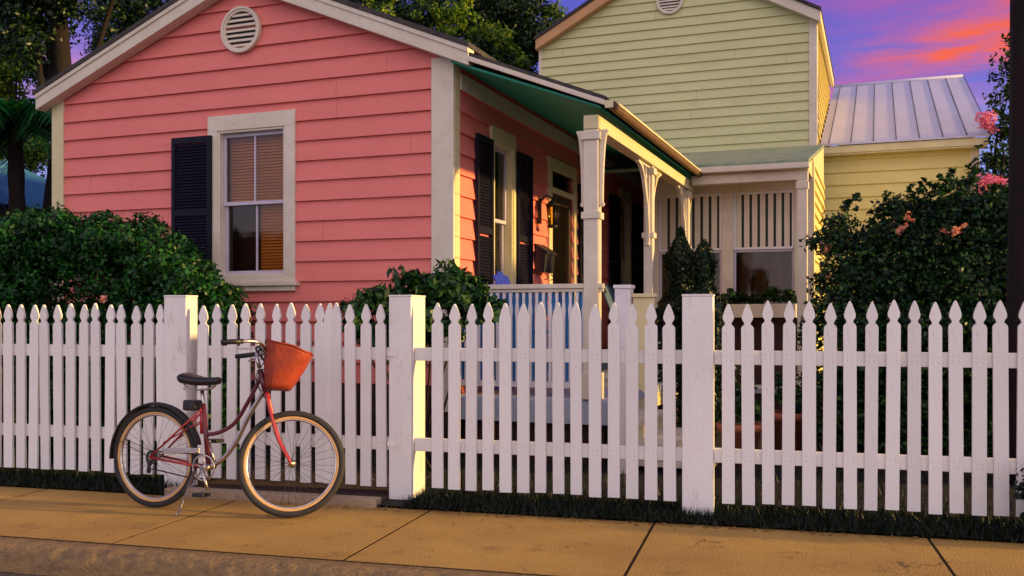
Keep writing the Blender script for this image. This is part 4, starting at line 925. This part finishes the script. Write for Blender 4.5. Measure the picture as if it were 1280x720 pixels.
# saddle
def saddle():
    m = MB(BL); n = 14; V = []; seg = 16
    for i in range(n+1):
        t = i/n; x = .215+.285*t; wd = .105*(1-t)**.9*(1 if t > .12 else .72+.28*t/.12)+.022; th_ = .042*(1-.35*t); zc = .862+.018*(1-t)**2-.012*math.sin(math.pi*t)
        if i == 0 or i == n: wd *= .55; th_ *= .5
        for k_ in range(seg):
            a = 2*math.pi*k_/seg; s = math.sin(a); V.append((x, wd*math.cos(a), zc+(th_*.75*s if s > 0 else th_*1.5*s*(.5+.5*abs(math.cos(a))))))
    Fc = [(i*seg+k_, i*seg+(k_+1) % seg, (i+1)*seg+(k_+1) % seg, (i+1)*seg+k_) for i in range(n) for k_ in range(seg)]+[tuple(range(seg)), tuple(n*seg+k_ for k_ in range(seg))]
    m.add(V, Fc, True); s_ = m.build('saddle', 'black', bk)
    m = MB(BL)
    for s in (-1, 1):
        m.tube(smoothpath([(.25, s*.05, .83), (.30, s*.03, .79), (.42, s*.02, .805), (.47, 0, .84)], 5), .005, 6)
        m.tube([(.262+.008*math.cos(k_*.9), s*.055+.012*math.sin(k_*.9), .785+.0035*k_) for k_ in range(18)], .0035, 6)
    m.build('springs', 'chrome', s_)
    m = MB(BL); m.tube([stt-Vector((-.012, 0, .06)), (.352, 0, .80)], .0125, 12); m.build('seat_post', 'chrome', bk)
    m = MB(BL); m.box(.235, .335, -.045, .045, .655, .725); m.build('tool_bag', 'black', bk, bevel=.012)
saddle()
# mudguard over the rear wheel
def mudguard(c, X, a0, a1, mat):
    m = MB(X); n = 26; V = []; sec = [(-.034, -.012), (-.026, .004), (0, .010), (.026, .004), (.034, -.012), (.026, .001), (0, .007), (-.026, .001)]
    for i in range(n+1):
        a = R(a0+(a1-a0)*i/n)
        for y, r in sec: V.append((c.x+(WR+.017+r)*math.cos(a), y, c.z+(WR+.017+r)*math.sin(a)))
    k_ = len(sec); m.add(V, [(i*k_+j, i*k_+(j+1) % k_, (i+1)*k_+(j+1) % k_, (i+1)*k_+j) for i in range(n) for j in range(k_)]+[tuple(range(k_)), tuple(n*k_+j for j in range(k_))], True)
    for s in (-1, 1):
        a = R(a1-25); m.tube([Vector((c.x, s*.055, c.z)), Vector((c.x+(WR+.016)*math.cos(a), s*.032, c.z+(WR+.016)*math.sin(a)))], .0025, 5)
    return m.build('mudguard', mat, bk)
mudguard(RA, BL, 15, 185, 'rubber')
# drivetrain
m = MB(BL); cw = BB+Vector((0, -.055, 0)); m.torus(cw, (0, 1, 0), .082, .006, 40, 6, .5)
for i in range(5):
    a = 2*math.pi*i/5+.3; m.tube([cw, cw+Vector((.082*math.cos(a), 0, .082*math.sin(a)))], .006, 6)
m.tube([BB+Vector((0, -.06, 0)), BB+Vector((0, .06, 0))], .022, 12); cs = m.build('chainring', 'chrome', bk)
for s, d in ((-1, Vector((.062, 0, -.158))), (1, Vector((-.062, 0, .158)))):
    m = MB(BL); b_ = BB+Vector((0, s*.075, 0)); m.tube([b_, b_+d], [.012, .009], 8); m.tube([b_+d, b_+d+Vector((0, s*.03, 0))], .007, 8); ck = m.build('crank', 'chrome', bk)
    m = MB(BL); p = b_+d+Vector((0, s*.075, 0)); m.box(p.x-.042, p.x+.042, p.y-.042, p.y+.042, p.z-.012, p.z+.012); m.build('pedal', 'black', ck, bevel=.004)
m = MB(BL); cs_ = RA+Vector((0, -.045, 0)); m.torus(cs_, (0, 1, 0), .030, .006, 24, 6, 1.6); m.torus(cs_+Vector((0, .01, 0)), (0, 1, 0), .042, .005, 24, 6, 1.2); m.build('sprocket', 'black', bk)
m = MB(BL); ya = -.053
m.tube([(cs_.x, ya, cs_.z+.042), (cw.x, ya, cw.z+.085)], .0045, 6); m.tube([(cs_.x+.02, ya, cs_.z-.075), (cw.x, ya, cw.z-.085)], .0045, 6)
m.tube([(cs_.x-.03, ya, cs_.z-.01), (cs_.x+.0, ya, cs_.z-.075), (cs_.x+.02, ya, cs_.z-.078)], .0045, 6); m.build('chain', 'black', bk)
m = MB(BL); m.beam((cs_.x+.0, ya, cs_.z-.02), (cs_.x-.01, ya, cs_.z-.10), .014, .02, (1, 0, 0)); m.torus((cs_.x-.0, ya, cs_.z-.04), (0, 1, 0), .014, .004, 14, 6); m.torus((cs_.x-.005, ya, cs_.z-.09), (0, 1, 0), .014, .004, 14, 6); m.build('derailleur', 'black', bk)
m = MB(BL); m.beam((.10, -.052, .385), (.40, -.068, .402), .008, .035); m.build('chain_guard', 'chrome', bk, bevel=.003)
m = MB(); m.tube([(.36, -.03, .29), (.33, -.17, .012), (.325, -.19, .012)], [.008, .007, .008], 8); m.build('kickstand', 'chrome', bk)

# ------------------------------------------------------------------ small yard things seen through the pickets
def pot(label, loc, s, mat='terracotta'):
    t = thing('plant_pot', label, 'plant pot', loc); m = MB(); m.lathe([(.10*s, 0), (.145*s, .24*s), (.165*s, .24*s), (.165*s, .29*s), (.145*s, .29*s), (.14*s, .25*s)], seg=20); m.build('pot', mat, t)
    P, Nn = clumps([((0, 0, .42*s), (.16*s, .16*s, .16*s))], 26, .06*s, 22, .8); leaves('foliage', P, Nn, .06, 'leaf_shrub', t)
pot('terracotta pot of green leaves seen through the pickets right of the third post', (X0(925, 8.2), 8.2, .015), 1.2)
pot('terracotta pot of leaves in the yard below the conifers', (X0(985, 8.9), 8.9, .015), 1.3)

# ------------------------------------------------------------------ groups of look-alikes
GR = {'conifer': 'conifers by the porch corner', 'chair': 'slatted chairs on the porch', 'plant pot': 'terracotta pots behind the fence', 'gate': 'two leaves of the picket gate',
      'tree': 'trees around the houses', 'palm': 'palms left of the cottage', 'fence': 'runs of white picket fence'}
for o in list(COL.objects):
    if o.parent is None and o.get('category') in GR: o['group'] = GR[o['category']]
